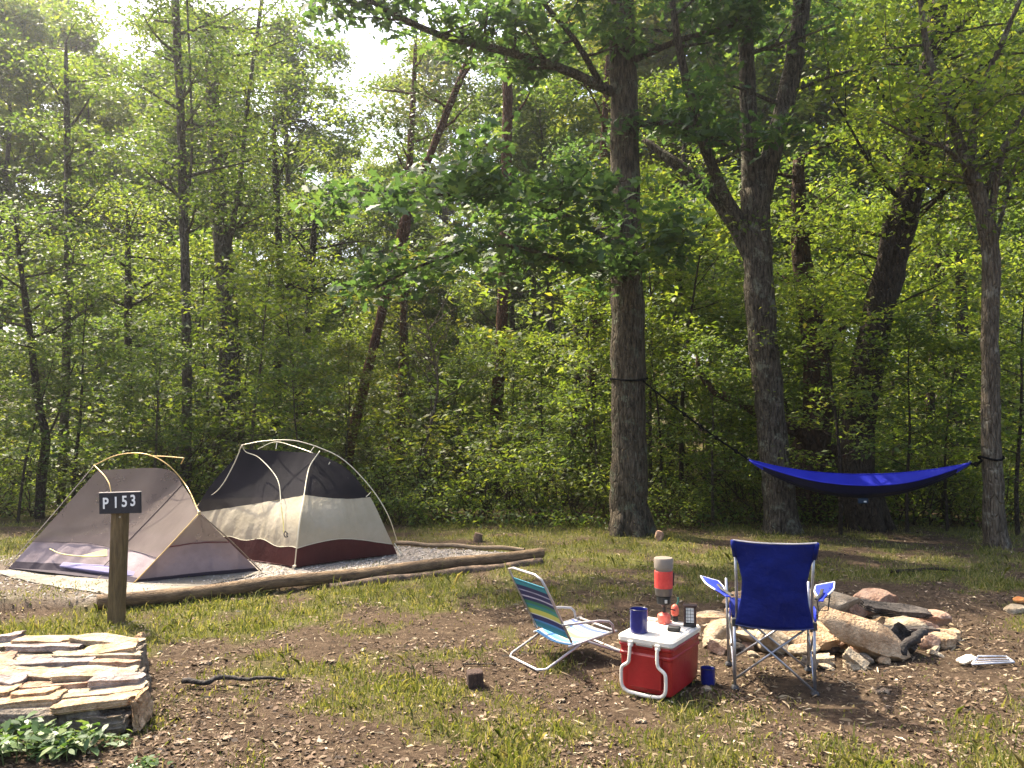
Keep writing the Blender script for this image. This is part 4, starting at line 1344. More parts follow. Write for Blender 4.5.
    ring = [A + Vector((-.12, -.10, 0)), atz(40, 583, PADZ + .004), atz(88, 592, PADZ + .004), atz(134, 596, PADZ + .004), atz(180, 590, PADZ + .004), C + Vector((.1, -.06, 0)), D + Vector((.1, .1, 0))]
    for i in range(len(ring)):
        a = ring[i]; b = ring[(i + 1) % len(ring)]
        for j in range(8):
            t = a.lerp(b, j / 8); pts.append(Vector((t.x + .015 * mnoise.noise(t * 9), t.y + .02 * mnoise.noise(t * 7), 0)))
    cx = Vector((sum(p.x for p in pts) / len(pts), sum(p.y for p in pts) / len(pts), 0))
    rows = []
    for p in pts + pts[:1]:
        row = []
        for j in range(9):
            q = cx.lerp(p, .15 + .85 * j / 8)
            row.append(Vector((q.x, q.y, gzf(q.x, q.y) + .008 + .010 * abs(mnoise.noise(Vector((q.x * 8, q.y * 8, 0)))))))
        rows.append(row)
    gs.grid(rows)
    o = gs.build('ground_sheet', mat('sheet_pale', (.13, .115, .09), .85, noise=((.24, .21, .17), 4), bump=.5, bscale=12), None, smooth=True)
    tag(o, 'pale crinkled groundsheet spread under the grey tent', 'groundsheet')
grey_tent()

def cream_tent():
    N_ = atz(295.5, 567.5, PADZ); Rr_ = atz(397, 554, PADZ)
    L_ = atz(178, 552, PADZ)
    K = L_ + (Rr_ - N_) + Vector((0, .05, 0))
    ctr = (N_ + Rr_ + L_ + K) / 4
    root = thing('cream_tent', 'cream tent with black mesh top, maroon base and white poles', 'tent', Vector((ctr.x, ctr.y, PADZ)))
    T1 = aty(243, 449, 9.0); T2 = aty(316, 453, 8.85)
    blk = fabric('tent_mesh_black', (.006, .005, .008), .95, alpha=.97, trans=.0, c2=(.010, .008, .012))
    blk2 = fabric('tent_mesh_black_thin', (.045, .036, .045), .9, alpha=.9, trans=.2)
    crm = fabric('tent_cream', (.40, .345, .245), .7, trans=.25, bump=.4, c2=(.48, .42, .315))
    mar = fabric('tent_maroon', (.042, .007, .008), .5, trans=.05, bump=.3, c2=(.058, .011, .011))
    wh = mat('pole_white', (.62, .56, .42), .3, .3, coat=.3)
    top = curve(T1, T2, bulge=(0, 0, .0))
    botL = curve(L_, N_, bulge=(.02, .03, .0)); botR = curve(N_, Rr_, bulge=(0, .03, 0)); botB = curve(Rr_, K); botW = curve(K, L_)
    dL = curve(L_, T1, bulge=(-.07, 0, .07))
    dN = curve(N_, T2, mid=[aty(300, 525, 8.15), aty(305, 495, 8.4), aty(309, 472, 8.65)])
    dR = curve(Rr_, T2, mid=[aty(386, 530, 8.8), aty(370, 497, 8.85), aty(346, 468, 8.9)])
    dK = curve(K, T1, bulge=(.1, .05, .05))
    one = lambda k: (lambda u: k)
    tip = lambda t: T2
    # face towards the left front
    m1 = lambda u: .10 + .045 * math.sin(PI * u) + .012 * math.sin(u * 21)
    m2 = lambda u: .33 + .17 * u
    F1 = (botL, top, dL, dN)
    MB().grid(coons(*F1, 0, 1, 40, 6, .02, .012, 11, (one(0), m1))).build('floor_tub', mar, root, smooth=True)
    MB().grid(coons(*F1, 0, 1, 60, 12, .03, .022, 12, (m1, m2))).build('fabric_wall', crm, root, smooth=True)
    MB().grid(coons(*F1, 0, 1, 40, 14, .03, .004, 13, (m2, one(1)))).build('mesh_top', blk, root, smooth=True)
    n1 = lambda u: .11 + .05 * math.sin(PI * u)
    n2 = lambda u: .50 - .03 * math.sin(PI * u)
    F2 = (botR, tip, dN, dR)
    MB().grid(coons(*F2, 0, 1, 30, 6, -.02, .006, 14, (one(0), n1))).build('floor_tub', mar, root, smooth=True)
    MB().grid(coons(*F2, 0, 1, 60, 12, -.02, .008, 15, (n1, n2))).build('fabric_wall', crm, root, smooth=True)
    MB().grid(coons(*F2, 0, 1, 30, 12, -.02, .003, 16, (n2, one(1)))).build('mesh_top', blk, root, smooth=True)
    F3 = (curve(K, Rr_), top, dK, dR)
    MB().grid(coons(*F3, 0, .15, 20, 4, .0, .006, 17)).build('floor_tub', mar, root, smooth=True)
    MB().grid(coons(*F3, .15, .5, 20, 6, .0, .008, 18)).build('fabric_wall', crm, root, smooth=True)
    MB().grid(coons(*F3, .5, 1, 20, 8, .0, .003, 19)).build('mesh_top', blk, root, smooth=True)
    F4 = (curve(L_, K), lambda t: T1, dL, dK)
    MB().grid(coons(*F4, 0, .15, 20, 4, .0, .006, 20)).build('floor_tub', mar, root, smooth=True)
    MB().grid(coons(*F4, .15, .45, 20, 6, .0, .008, 21)).build('fabric_wall', crm, root, smooth=True)
    MB().grid(coons(*F4, .45, 1, 20, 8, .0, .003, 22)).build('mesh_top', blk, root, smooth=True)
    fl = MB(); fl.add([lift(p, .012) for p in (L_, N_, Rr_, K)], [(0, 1, 2, 3)]); fl.build('floor', mar, root)
    pr = .0058
    off = Vector((.0, -.03, .02))
    pole(root, [dN(i / 6) + Vector((0, -.035, .004)) for i in range(6)] + [aty(320, 451, 8.75)], pr, wh)
    pole(root, [aty(242, 445, 8.85), aty(265, 441, 8.85), aty(293, 440.5, 8.85), aty(320, 448, 8.85), aty(345, 461, 8.85), aty(371, 488, 8.85), aty(388, 515, 8.85), aty(397, 541, 8.95)], pr, wh)
    pole(root, [aty(242, 445, 8.85), aty(246, 452, 8.9), aty(258, 457, 8.9), aty(272, 471, 8.72), aty(279, 484, 8.55), aty(281, 505, 8.38)], .0045, mat('zipper_cream', (.60, .56, .42), .5), 'door_zipper')
    pole(root, [aty(281, 505, 8.38), aty(283, 520, 8.3), aty(284, 534, 8.22)], .004, mat('zipper_yellow', (.50, .45, .12), .5), 'door_zipper')
    pole(root, [aty(242, 445, 8.85), aty(233, 466, 8.9), aty(219, 489, 8.95), aty(198, 505, 9.05), aty(188, 522, 9.15)], pr, wh)
    pole(root, [aty(258, 449, 9.1), aty(275, 442, 8.95), aty(293, 446, 8.7), aty(313, 453, 8.5)], .0045, wh, 'brow_pole')
    for p0, p1 in (((277, 443), (276, 449)), ((314, 447), (311, 451)), ((330, 462), (326, 470)), ((348, 478), (346, 484)), ((371, 492), (366, 497))):
        MB().tube([aty(*p0, 8.83), aty(*p1, 8.8)], .0045, 6).build('clip', wh, root)
    # trim lines between the colours
    trim = fabric('trim_pale', (.6, .55, .42))
    for F, g, sd, sg in ((F1, m1, 12, .03), (F2, n1, 15, -.02)):
        P = coons(*F, 0, 1, 40, 1, sg, .010, sd, (g, g))
        MB().tube([row[0] + Vector((0, -.010, 0)) for row in P], .0035, 5).build('seam', trim, root)
    # corner tab and webbing
    MB().rbox(N_ + Vector((0, -.04, .02)), (.03, .05, .02), .004, 2).build('corner_tab', wh, root)
    MB().tube([Rr_ + Vector((-.03, 0, .12)), Rr_ + Vector((.05, -.02, .0))], .006, 6).build('corner_tab', wh, root)
    # round badge of dark strokes low on the front face
    c = aty(286.5, 534, 8.12); bd = MB()
    rad = .030
    bd.tube([c + Vector((math.cos(a) * rad * .75, -.008, math.sin(a) * rad)) for a in [R(x) for x in range(100, 300, 20)]], .006, 6)
    bd.tube([c + Vector((-.005, -.008, .02)), c + Vector((.012, -.008, .008)), c + Vector((.004, -.008, -.012)), c + Vector((.016, -.008, -.03))], .006, 6)
    bd.build('badge', mat('badge_dark', (.03, .025, .03), .6), root)
cream_tent()

# ------------------------------------------------------------------ hammock
def hammock():
    E1 = aty(749, 460, 10.72); E2 = aty(970, 463, 10.02)
    d = (E2 - E1); lat = Vector((-d.y, d.x, 0)).normalized()      # away from the camera
    if lat.y < 0: lat = -lat
    cen = (E1 + E2) / 2
    root = thing('hammock', 'bright blue fabric hammock slung between the oak and the slim pale tree', 'hammock', Vector((cen.x, cen.y, 0)))
    nu, nv = 60, 22
    P = []
    for i in range(nu + 1):
        u = i / nu
        s = math.sin(PI * u)
        sag = .26 * (1 - (2 * u - 1) ** 2) ** 1.0
        w = .03 + .30 * s ** .75
        c = E1.lerp(E2, u) - Vector((0, 0, sag))
        row = []
        for j in range(nv + 1):
            v = -1 + 2 * j / nv
            dep = .21 * s ** .8 * (1 - abs(v) ** 2.2)
            wr = .016 * s * mnoise.noise(Vector((u * 3.5, v * 8, 1))) + .014 * (1 - s * .7) * math.sin(v * 13 + u * 3)
            row.append(c + lat * v * w + Vector((0, 0, -dep + .050 * v * s + .02 * s + wr)))
        P.append(row)
    cl = MB().grid(P)
    bl = fabric('hammock_blue', (.016, .022, .42), .45, trans=.25, bump=.2, c2=(.022, .032, .50))
    o = cl.build('hammock_body', bl, root, smooth=True)
    # navy sheet under the belly, the underside's shade painted as colour
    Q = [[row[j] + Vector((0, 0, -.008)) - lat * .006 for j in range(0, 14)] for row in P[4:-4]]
    MB().grid(Q).build('underside_shade', fabric('hammock_shade_navy', (.006, .008, .045), .5, bump=.2), root, smooth=True)
    hem = MB(); hem.tube([row[0] for row in P], .007, 6); hem.build('hem', bl, root, smooth=True)
    hem = MB(); hem.tube([row[-1] for row in P], .007, 6); hem.build('hem', bl, root, smooth=True)
    blk = mat('strap_black', (.004, .004, .005), .95, spec=.05)
    # stow pouch under the middle
    m = Vector(P[31][8]) + Vector((0, -.03, -.02))
    MB().rbox(m + Vector((-.0, -.02, -.02)), (.13, .03, .07), .012, 3).build('pouch', fabric('pouch_teal', (.012, .03, .06)), root, smooth='auto')
    MB().rbox(m + Vector((0.02, -.038, -.03)), (.035, .006, .02), .002, 2).build('pouch_tag', mat('tag_white', (.6, .62, .62), .6), root)
    for e in (E1, E2):
        ring = MB(); ring.tube([e + Vector((math.cos(a) * .02, 0, math.sin(a) * .028)) for a in [2 * PI * k / 10 for k in range(11)]], .005, 6)
        ring.build('carabiner', mat('carabiner_metal', (.3, .3, .32), .3, .9), root, smooth=True)
    # straps: one to the oak, one to the slim tree
    def strap(label, e, t, r_tree, tc, knots):
        rt = thing('tree_strap', label, 'strap', Vector((t.x, t.y, t.z)))
        pts = [e.lerp(t, i / 14) - Vector((0, 0, .035 * math.sin(PI * i / 14))) for i in range(15)]
        MB().tube(pts, .021, 6, flat=.7).build('webbing', blk, rt)
        MB().tube([tc + Vector((math.cos(a) * r_tree, math.sin(a) * r_tree, .02 * math.cos(a * 2))) for a in [2 * PI * k / 24 for k in range(25)]], .014, 6).build('loop', blk, rt)
        for k in knots:
            q = e.lerp(t, k) - Vector((0, 0, .035 * math.sin(PI * k)))
            MB().lathe([(.003, -.035), (.028, -.018), (.028, .018), (.003, .035)], q, 8).build('knot', blk, rt, smooth=True)
    oak = aty(629, 380, 11.2); oak_r = .262
    strap('long black strap running down from the thick oak to the left end of the hammock', E1, aty(643, 381, 11.03), oak_r, oak, (.12, .3, .45, .6))
    st = aty(991, 458, 9.9)
    strap('short dark strap joining the right end of the hammock to the slim pale tree', E2, aty(982, 460, 9.85), .137, st, (.5,))
hammock()

# ------------------------------------------------------------------ blue folding chair (seen from behind)
def camp_chair():
    FL = atz(735, 689, 0); FRr = atz(815, 695, 0)          # rear feet
    c = (FL + FRr) / 2
    xa = (FRr - FL); xa.z = 0; W = xa.length; xa.normalize(); fa_ = Vector((-xa.y, xa.x, 0))   # forward = away from camera
    root = thing('camp_chair', 'deep blue folding camp chair seen from behind, facing the fire ring', 'camping chair', Vector((c.x, c.y, 0)))
    def P(x, f, z): return c + xa * x + fa_ * f + Vector((0, 0, z))
    h = W / 2
    steel = mat('chair_steel', (.30, .30, .33), .32, .75, noise=((.42, .42, .45), 20))
    dk = mat('chair_foot', (.03, .03, .032), .6)
    blue = fabric('chair_blue_shaded', (.001, .006, .10), .8, bump=.6, trans=.03, c2=(.001, .010, .145))  # backlit shade of the cloth put into this colour
    lite = fabric('chair_blue_lit', (.015, .03, .36), .55, bump=.2)  # same blue cloth where light strikes it, brightness painted in
    wht = mat('chair_piping', (.62, .62, .66), .6)
    r = .0085
    D = .46
    zs = .385
    # rear uprights (legs + back posts)
    for s in (-1, 1):
        MB().tube([P(s * h, 0, .015), P(s * (h + .0), -.01, .40)], r * 1.1, 8).build('leg', steel, root, smooth=True)
        MB().tube([P(s * (h - .015), .0, .36), P(s * (h - .012), -.055, .62), P(s * (h - .005), -.10, .875)], r, 8).build('back_post', steel, root, smooth=True)
        MB().tube([P(s * (h + .02), D, .015), P(s * (h + .03), D, .56)], r, 8).build('leg', steel, root, smooth=True)
        for f in (0, D):
            MB().rbox(P(s * (h + (.0 if f == 0 else .02)), f, .012), (.035, .035, .024), .008, 2, taper=1.25).build('foot', dk, root, smooth='auto')
        # joints
        MB().rbox(P(s * (h + .0), -.01, .395), (.03, .03, .045), .006, 2).build('joint', dk, root, smooth='auto')
    # crossed braces: rear pair, front pair, side pairs
    def X(a, b, r_=.007): MB().tube([a, b], r_, 8).build('brace', steel, root, smooth=True)
    X(P(-h, .012, .055), P(h - .03, .03, .375)); X(P(h, -.012, .02), P(-h + .03, .01, .375))
    X(P(-h, D * .9, .055), P(h - .03, D * .9, .36)); X(P(h, D * .93, .03), P(-h + .03, D * .93, .36))
    for s in (-1, 1):
        X(P(s * h, .0, .03), P(s * (h + .015), D, .34), .0065); X(P(s * (h + .015), D, .03), P(s * h, .0, .35), .0065)
    # back panel
    nu, nv = 22, 22
    G = []
    for i in range(nu + 1):
        u = -1 + 2 * i / nu; row = []
        for j in range(nv + 1):
            v = j / nv
            z = .375 + .515 * v
            prof = np.interp(v, [0, .12, .30, .55, .75, .86, 1], [.98, .94, .84, .80, .90, 1.02, 1.03])
            f = -.012 - .10 * v
            sag = .035 * (1 - u * u) * (1 - .75 * v)
            zz = z - (.012 * (1 - u * u)) * (v > .97) + .010 * u * u * (v < .05)
            wr = .012 * mnoise.noise(Vector((u * 2 + v, v * 4.5, 2))) + .004 * mnoise.noise(Vector((u * 8, v * 9, 5)))
            row.append(P(u * h * prof, f - sag + .0 + wr - .012, zz))
        G.append(row)
    o = MB().grid(G).build('backrest', blue, root, smooth=True); solidify(o, .006)
    MB().tube([G[i][-1] + Vector((0, 0, .002)) for i in range(nu + 1)], .005, 6).build('piping', mat('piping_grey', (.30, .29, .32), .7), root)
    MB().tube([G[i][0] for i in range(nu + 1)], .005, 6).build('piping', mat('piping_navy', (.05, .06, .16), .7), root)
    for s, i in ((-1, 0), (1, nu)):     # sleeves at the top corners
        MB().tube([G[i][-5], G[i][-2], G[i][-1]], .014, 8).build('sleeve', blue, root, smooth=True)
    # seat
    S = []
    for i in range(17):
        u = -1 + i / 8; row = []
        for j in range(13):
            v = j / 12
            row.append(P(u * (h + .01), v * D, zs + .05 * v - .055 * (1 - u * u) * math.sin(PI * (.15 + .8 * v))))
        S.append(row)
    o = MB().grid(S).build('seat', blue, root, smooth=True); solidify(o, .005)
    for s in (-1, 1):
        # side tabs in the blue with daylight painted in
        T = [[P(s * (h + .02), .05 + .10 * a, .385 + .09 * b) for b in (0, .5, 1)] for a in (0, .5, 1)]
        o = MB().grid(T).build('side_panel', lite, root, smooth=True); solidify(o, .004)
        # arm: narrow strap behind, wide cup-holder pad in front
        A = []
        for i in range(11):
            v = i / 10; row = []
            w = .028 + .075 * min(1, max(0, (v - .25) * 2.2))
            for j in range(5):
                u = -1 + j / 2
                x = s * (h + .035 + .10 * v) + u * w * .55
                row.append(P(x, -.03 + (D + .06) * v, .545 - .012 * math.sin(PI * v) + .014 * s * u * v))
            A.append(row)
        o = MB().grid(A).build('armrest', lite, root, smooth=True); solidify(o, .006)
        MB().tube([A[i][0] for i in range(4, 11)] + [A[10][2], A[10][4]] + [A[i][4] for i in range(9, 3, -1)], .005, 6).build('piping', wht, root)
        MB().tube([P(s * (h + .01), -.03, .555), P(s * (h + .06), .14, .55), P(s * (h + .085), .26, .555)], .011, 6, flat=.5).build('arm_strap', dk, root)
        # cup holder ring hanging from the right arm
        if s == 1:
            cc = P(h + .10, .34, .50)
            MB().tube([cc + Vector((math.cos(a) * .042, math.sin(a) * .042, 0)) for a in [2 * PI * k / 16 for k in range(17)]], .004, 6).build('cup_holder', dk, root)
            MB().tube([cc + Vector((.042, 0, .05)), cc + Vector((.042, 0, 0)), cc + Vector((.03, 0, -.09)), cc + Vector((-.03, 0, -.09)), cc + Vector((-.042, 0, 0))], .004, 6).build('cup_holder', dk, root)
camp_chair()

# ------------------------------------------------------------------ striped beach chair
def beach_chair():
    O = Vector((-.01, 5.42, 0))
    rt = Vector((.51, -.86, 0)); fw = Vector((.86, .51, 0))
    root = thing('beach_chair', 'small low striped beach chair in blue, green and yellow left of the cooler', 'beach chair', O)
    W = .40
    def P(s, t, z): return O + rt * s + fw * t + Vector((0, 0, z))
    wt = mat('chair_tube_white', (.42, .39, .38), .35, .3)
    r = .0085
    # stripes as a real woven pattern along the panel
    m = bpy.data.materials.new('striped_cloth'); m.use_nodes = True
    N = m.node_tree.nodes; L = m.node_tree.links; p = N['Principled BSDF']; p.inputs['Roughness'].default_value = .65
    at = N.new('ShaderNodeAttribute'); at.attribute_name = 'stripe'
    cr = N.new('ShaderNodeValToRGB'); cr.color_ramp.interpolation = 'CONSTANT'
    navy = (.010, .016, .10); teal = (.015, .17, .24); wht = (.60, .62, .66); grn = (.03, .17, .09); yel = (.50, .50, .10); lb = (.10, .26, .46); org = (.70, .33, .12)
    st = [(0, teal), (.05, (.02, .25, .33)), (.12, navy), (.21, (.32, .34, .5)), (.235, navy), (.33, (.45, .45, .6)), (.36, navy), (.43, grn), (.50, teal), (.54, (.05, .25, .15)), (.60, yel), (.71, wht), (.73, navy), (.83, (.05, .20, .45)), (.87, teal), (.95, (.02, .25, .33))]
    els = cr.color_ramp.elements
    while len(els) < len(st): els.new(.5)
    for e, (q, c) in zip(els, st): e.position = q; e.color = (*c, 1)
    L.new(at.outputs['Fac'], cr.inputs['Fac']); L.new(cr.outputs['Color'], p.inputs['Base Color'])
    m2 = bpy.data.materials.new('pale_striped_cloth'); m2.use_nodes = True
    N = m2.node_tree.nodes; L = m2.node_tree.links; p = N['Principled BSDF']; p.inputs['Roughness'].default_value = .6
    at = N.new('ShaderNodeAttribute'); at.attribute_name = 'stripe'
    cr = N.new('ShaderNodeValToRGB'); cr.color_ramp.interpolation = 'CONSTANT'
    wht = (.27, .28, .29); st = [(0, lb), (.08, wht), (.14, (.06, .20, .46)), (.22, lb), (.30, (.30, .33, .20)), (.40, (.06, .20, .38)), (.45, (.27, .32, .10)), (.58, (.30, .32, .25)), (.70, (.07, .17, .40)), (.75, (.28, .28, .33)), (.86, (.04, .07, .34)), (.94, wht)]
    els = cr.color_ramp.elements
    while len(els) < len(st): els.new(.5)
    for e, (q, c) in zip(els, st): e.position = q; e.color = (*c, 1)
    L.new(at.outputs['Fac'], cr.inputs['Fac']); L.new(cr.outputs['Color'], p.inputs['Base Color'])
    def cloth(name, f, mm, nu=14, nv=40):
        G = [[f(i / nu, j / nv) for j in range(nv + 1)] for i in range(nu + 1)]
        o = MB().grid(G).build(name, mm, root, smooth=True)
        a = o.data.attributes.new('stripe', 'FLOAT', 'POINT')
        a.data.foreach_set('value', [j / nv for i in range(nu + 1) for j in range(nv + 1)])
        solidify(o, .004)
        return o
    top0 = (.02, .525); bot0 = (.215, .175)
    cloth('backrest', lambda u, v: P(u * W, top0[0] + (bot0[0] - top0[0]) * v + .02 * math.sin(PI * v) * math.sin(PI * u), top0[1] + (bot0[1] - top0[1]) * v), m)
    cloth('seat', lambda u, v: P(u * W, .20 + .34 * v, .145 + .035 * v - .035 * math.sin(PI * u) * math.sin(PI * (.2 + .7 * v))), m2)
    # back frame: inverted U above the cloth
    MB().tube([P(-.008, .215, .16), P(-.008, .02, .525), P(0, -.012, .585), P(.06, -.014, .600), P(W - .07, -.014, .600), P(W, -.010, .580), P(W + .008, .02, .525), P(W + .008, .215, .16)], r, 8).build('back_frame', wt, root, smooth=True)
    for s in (-.008, W + .008):
        MB().tube([P(s, .19, .135), P(s, .58, .185)], r, 8).build('seat_rail', wt, root, smooth=True)
        # arm: level tube bending down at the front
        MB().tube([P(s * 1.05, .13, .30 if s < 0 else .285), P(s * 1.05, .42, .275), P(s * 1.05, .50, .262), P(s * 1.05, .53, .235), P(s * 1.05, .54, .18)], r, 8).build('armrest', wt, root, smooth=True)
    # rear leg loop and front leg loop
    MB().tube([P(-.01, .28, .14), P(-.01, .02, .02), P(.03, -.02, .012), P(W - .03, -.02, .012), P(W + .01, .02, .02), P(W + .01, .28, .14)], r, 8).build('leg', wt, root, smooth=True)
    MB().tube([P(-.01, .34, .15), P(-.01, .66, .02), P(.03, .69, .012), P(W - .03, .69, .012), P(W + .01, .66, .02), P(W + .01, .34, .15)], r, 8).build('leg', wt, root, smooth=True)
    MB().tube([P(-.008, .575, .182), P(W + .008, .575, .182)], r, 8).build('crossbar', wt, root, smooth=True)
beach_chair()

# ------------------------------------------------------------------ cooler and what stands on it
def cooler_set():
    Hc = .33
    a = atz(671.5, 642, Hc); l = atz(619.5, 633.5, Hc); b = atz(701, 628.5, Hc)
    ux = (a - l); wx = ux.length; ux.normalize()
    uy = Vector((-ux.y, ux.x, 0)); dy = (b - a).dot(uy)
    dy = max(dy, .45)
    c = a - ux * wx / 2 + uy * dy / 2; c.z = 0
    an = math.atan2(ux.y, ux.x); M = Matrix.Rotation(an, 3, 'Z')
    root = thing('cooler', 'red hard cooler with a white lid and white bail handle', 'cooler', c)
    red = mat('cooler_red', (.22, .005, .007), .38, spec=.5, noise=((.34, .012, .014), 2.5), bump=.08, bscale=60)
    whm = mat('cooler_white', (.56, .52, .45), .45, noise=((.66, .62, .56), 3), bump=.08, bscale=50)
    m = MB(); m.rbox(c + Vector((0, 0, .135)), (wx - .008, dy - .012, .255), .022, 4, M, taper=.95, rt=.008); m.build('body', red, root, smooth='auto')
    m = MB(); m.rbox(c + Vector((0, 0, .205)), (wx - .001, dy - .001, .022), .024, 4, M, rt=.006)
    m.rbox(c + Vector((0, 0, .250)), (wx + .002, dy + .002, .022), .024, 4, M, rt=.006); m.build('rib_band', red, root, smooth='auto')
    m = MB(); m.rbox(c + Vector((0, 0, .281)), (wx + .012, dy + .012, .040), .028, 5, M, rt=.010); lid = m.build('lid', whm, root, smooth='auto')
    m = MB(); m.rbox(c + Vector((0, 0, .302)), (wx - .04, dy - .04, .008), .02, 4, M, rt=.003); m.build('lid_panel', whm, lid, smooth='auto')
    f = lambda x, y, z: c + M @ Vector((x, y, z))
    # grip notch: flat grey bar, the recess shadow painted as colour
    m = MB(); m.rbox(f(0, -dy / 2 - .006, .262), (.10, .006, .012), .002, 2, M); m.build('grip_notch_shade', mat('notch_shadow', (.25, .22, .2), .6), lid)
    # recessed front panel outline
    m = MB(); fy = -dy / 2 - .004
    m.rbox(f(0, fy + .004, .125), (wx * .62, .012, .17), .005, 2, M); m.build('front_panel', red, root, smooth='auto')
    # handle: white swing bail hanging on the front
    hy = -dy / 2 - .022
    pts = [(-.082, .262), (-.084, .20), (-.092, .165), (-.128, .138), (-.134, .10), (-.130, .045), (-.105, .018), (-.05, .010), (.05, .010), (.105, .018), (.130, .045), (.134, .10), (.128, .138), (.092, .165), (.084, .20), (.082, .262)]
    cf = curve(f(pts[0][0], hy + .008, pts[0][1]), f(pts[-1][0], hy + .008, pts[-1][1]), mid=[f(x, hy, z) for x, z in pts[1:-1]])
    m = MB(); m.tube([cf(i / 90) for i in range(91)], .0098, 8); m.build('handle', whm, root, smooth=True)
    for s in (-1, 1):
        m = MB(); m.rbox(f(s * .082, -dy / 2 - .008, .262), (.03, .02, .03), .005, 2, M); m.build('handle_pivot', whm, root, smooth='auto')
    root.scale = (1.03, 1.03, 1.10)
    T = .3375
    def on(px, py): return atz(px, py, T)
    # mug
    navy = mat('enamel_navy', (.008, .012, .13), .3, coat=.4, noise=((.012, .018, .17), 60))
    def mug(label, p, r, h, hang):
        rt = thing('mug', label, 'mug', p)
        m = MB(); m.lathe([(r * .5, 0), (r * .97, .002), (r, .01), (r, h * .96), (r * 1.03, h), (r * .95, h), (r * .93, h * .95), (r * .93, .012), (r * .4, .01)], p, 28); m.build('cup', navy, rt, smooth='auto')
        m = MB(); q = p; d = Vector((math.cos(hang), math.sin(hang), 0))
        m.tube([q + d * r * .95 + Vector((0, 0, h * .8)), q + d * (r + .025) + Vector((0, 0, h * .78)), q + d * (r + .03) + Vector((0, 0, h * .4)), q + d * r * .95 + Vector((0, 0, h * .22))], .005, 6); m.build('handle', navy, rt, smooth=True)
        m = MB(); m.lathe([(r * 1.0, -.003), (r * 1.04, 0), (r * 1.0, .003), (r * .96, 0)], p + Vector((0, 0, h)), 24, False); m.build('rim', mat('rim_dark', (.02, .02, .03), .3), rt, smooth=True)
    p = on(639, 632); mug('blue enamel mug standing on the front left of the cooler lid', p, .052, .135, R(110))
    # mug on the ground
    p = atz(708, 683, 0); p.z = gzf(p.x, p.y); mug('navy mug on the ground between the cooler and the blue chair', p, .043, .095, R(70))
    # tall stove
    q = on(664, 623)
    rt = thing('camp_stove', 'tall upright cooking stove with red sleeve and grey lid on the cooler', 'camping stove', q)
    redp = mat('stove_red', (.50, .035, .03), .6, noise=((.58, .06, .045), 30))
    ora = mat('canister_orange_red', (.62, .10, .07), .4, noise=((.66, .16, .12), 20))
    blk = mat('stove_black', (.015, .015, .016), .5)
    gry = mat('lid_grey', (.20, .165, .13), .5)
    ht = lambda m_, prof, n=24: m_.lathe(prof, q, n)
    ht(m := MB(), [(.03, 0), (.040, .004), (.041, .035), (.038, .052), (.022, .062), (.012, .066)]); m.build('fuel_canister', ora, rt, smooth='auto')
    for k in range(3):
        a2 = k * 2.094 + .4; d = Vector((math.cos(a2), math.sin(a2), 0))
        MB().tube([q + d * .03 + Vector((0, 0, .006)), q + d * .055 + Vector((0, 0, .004))], .006, 6).build('foot', ora, rt)
    ht(m := MB(), [(.010, .062), (.012, .10), (.022, .112), (.042, .12), (.045, .165), (.030, .17)]); m.build('burner', blk, rt, smooth='auto')
    MB().tube([q + Vector((.02, -.01, .09)), q + Vector((.065, -.03, .085))], .004, 6).build('valve', blk, rt)
    MB().rbox(q + Vector((.005, -.045, .14)), (.016, .006, .02), .002, 2).build('painted_glint', mat('stove_glint', (.6, .6, .58), .3, .5), rt)  # pale plate standing in for a glint, highlight painted as colour
    ht(m := MB(), [(.044, .168), (.052, .172), (.054, .20), (.056, .215), (.050, .218)]); m.build('heat_fins', mat('fins_dark_metal', (.16, .14, .13), .4, .7), rt, smooth='auto')
    ht(m := MB(), [(.050, .214), (.0555, .218), (.056, .318), (.050, .322)]); m.build('sleeve', redp, rt, smooth='auto')
    ht(m := MB(), [(.050, .318), (.053, .322), (.054, .335), (.058, .338), (.060, .392), (.055, .400), (.02, .402)]); m.build('lid', gry, rt, smooth='auto')
    MB().rbox(q + Vector((.058, -.0, .27)), (.012, .02, .08), .003, 2).build('handle', blk, rt)
    # orange lighter / small lamp
    q2 = on(675, 621)
    rt = thing('mini_lamp', 'little orange camp lamp with a black base between stove and lantern', 'lamp', q2)
    MB().lathe([(.018, 0), (.021, .003), (.020, .03), (.016, .034)], q2, 16).build('base', blk, rt, smooth='auto')
    MB().lathe([(.016, .032), (.024, .045), (.025, .075), (.018, .095), (.008, .102)], q2, 16).build('shade', mat('lamp_orange', (.70, .13, .08), .4), rt, smooth=True)
    MB().tube([q2 + Vector((.01, 0, .095)), q2 + Vector((.022, 0, .125)), q2 + Vector((.02, 0, .145))], .005, 6).build('hook', mat('hook_teal', (.04, .16, .13), .5), rt)
    # black lantern with white grid
    q3 = on(690, 626)
    rt = thing('lantern', 'boxy black lantern with a white grid face at the right edge of the lid', 'lantern', q3)
    Mz = Matrix.Rotation(an + R(20), 3, 'Z'); g = lambda x, y, z: q3 + Mz @ Vector((x, y, z))
    hl = .125; wl = .078
    MB().rbox(g(0, 0, .008), (wl, .05, .016), .006, 2, Mz).build('base', blk, rt, smooth='auto')
    MB().rbox(g(0, 0, hl), (wl + .006, .054, .018), .008, 2, Mz).build('cap', mat('lantern_brown', (.06, .035, .03), .4), rt, smooth='auto')
    for s in (-1, 1): MB().rbox(g(s * (wl / 2 - .008), 0, hl / 2), (.014, .048, hl - .02), .003, 2, Mz).build('frame', mat('lantern_frame', (.04, .02, .02), .4), rt, smooth='auto')
    MB().rbox(g(0, 0, hl / 2 + .004), (wl - .03, .03, hl - .035), .003, 2, Mz).build('diffuser', mat('diffuser_white', (.78, .77, .74), .5), rt)
    gr = MB()
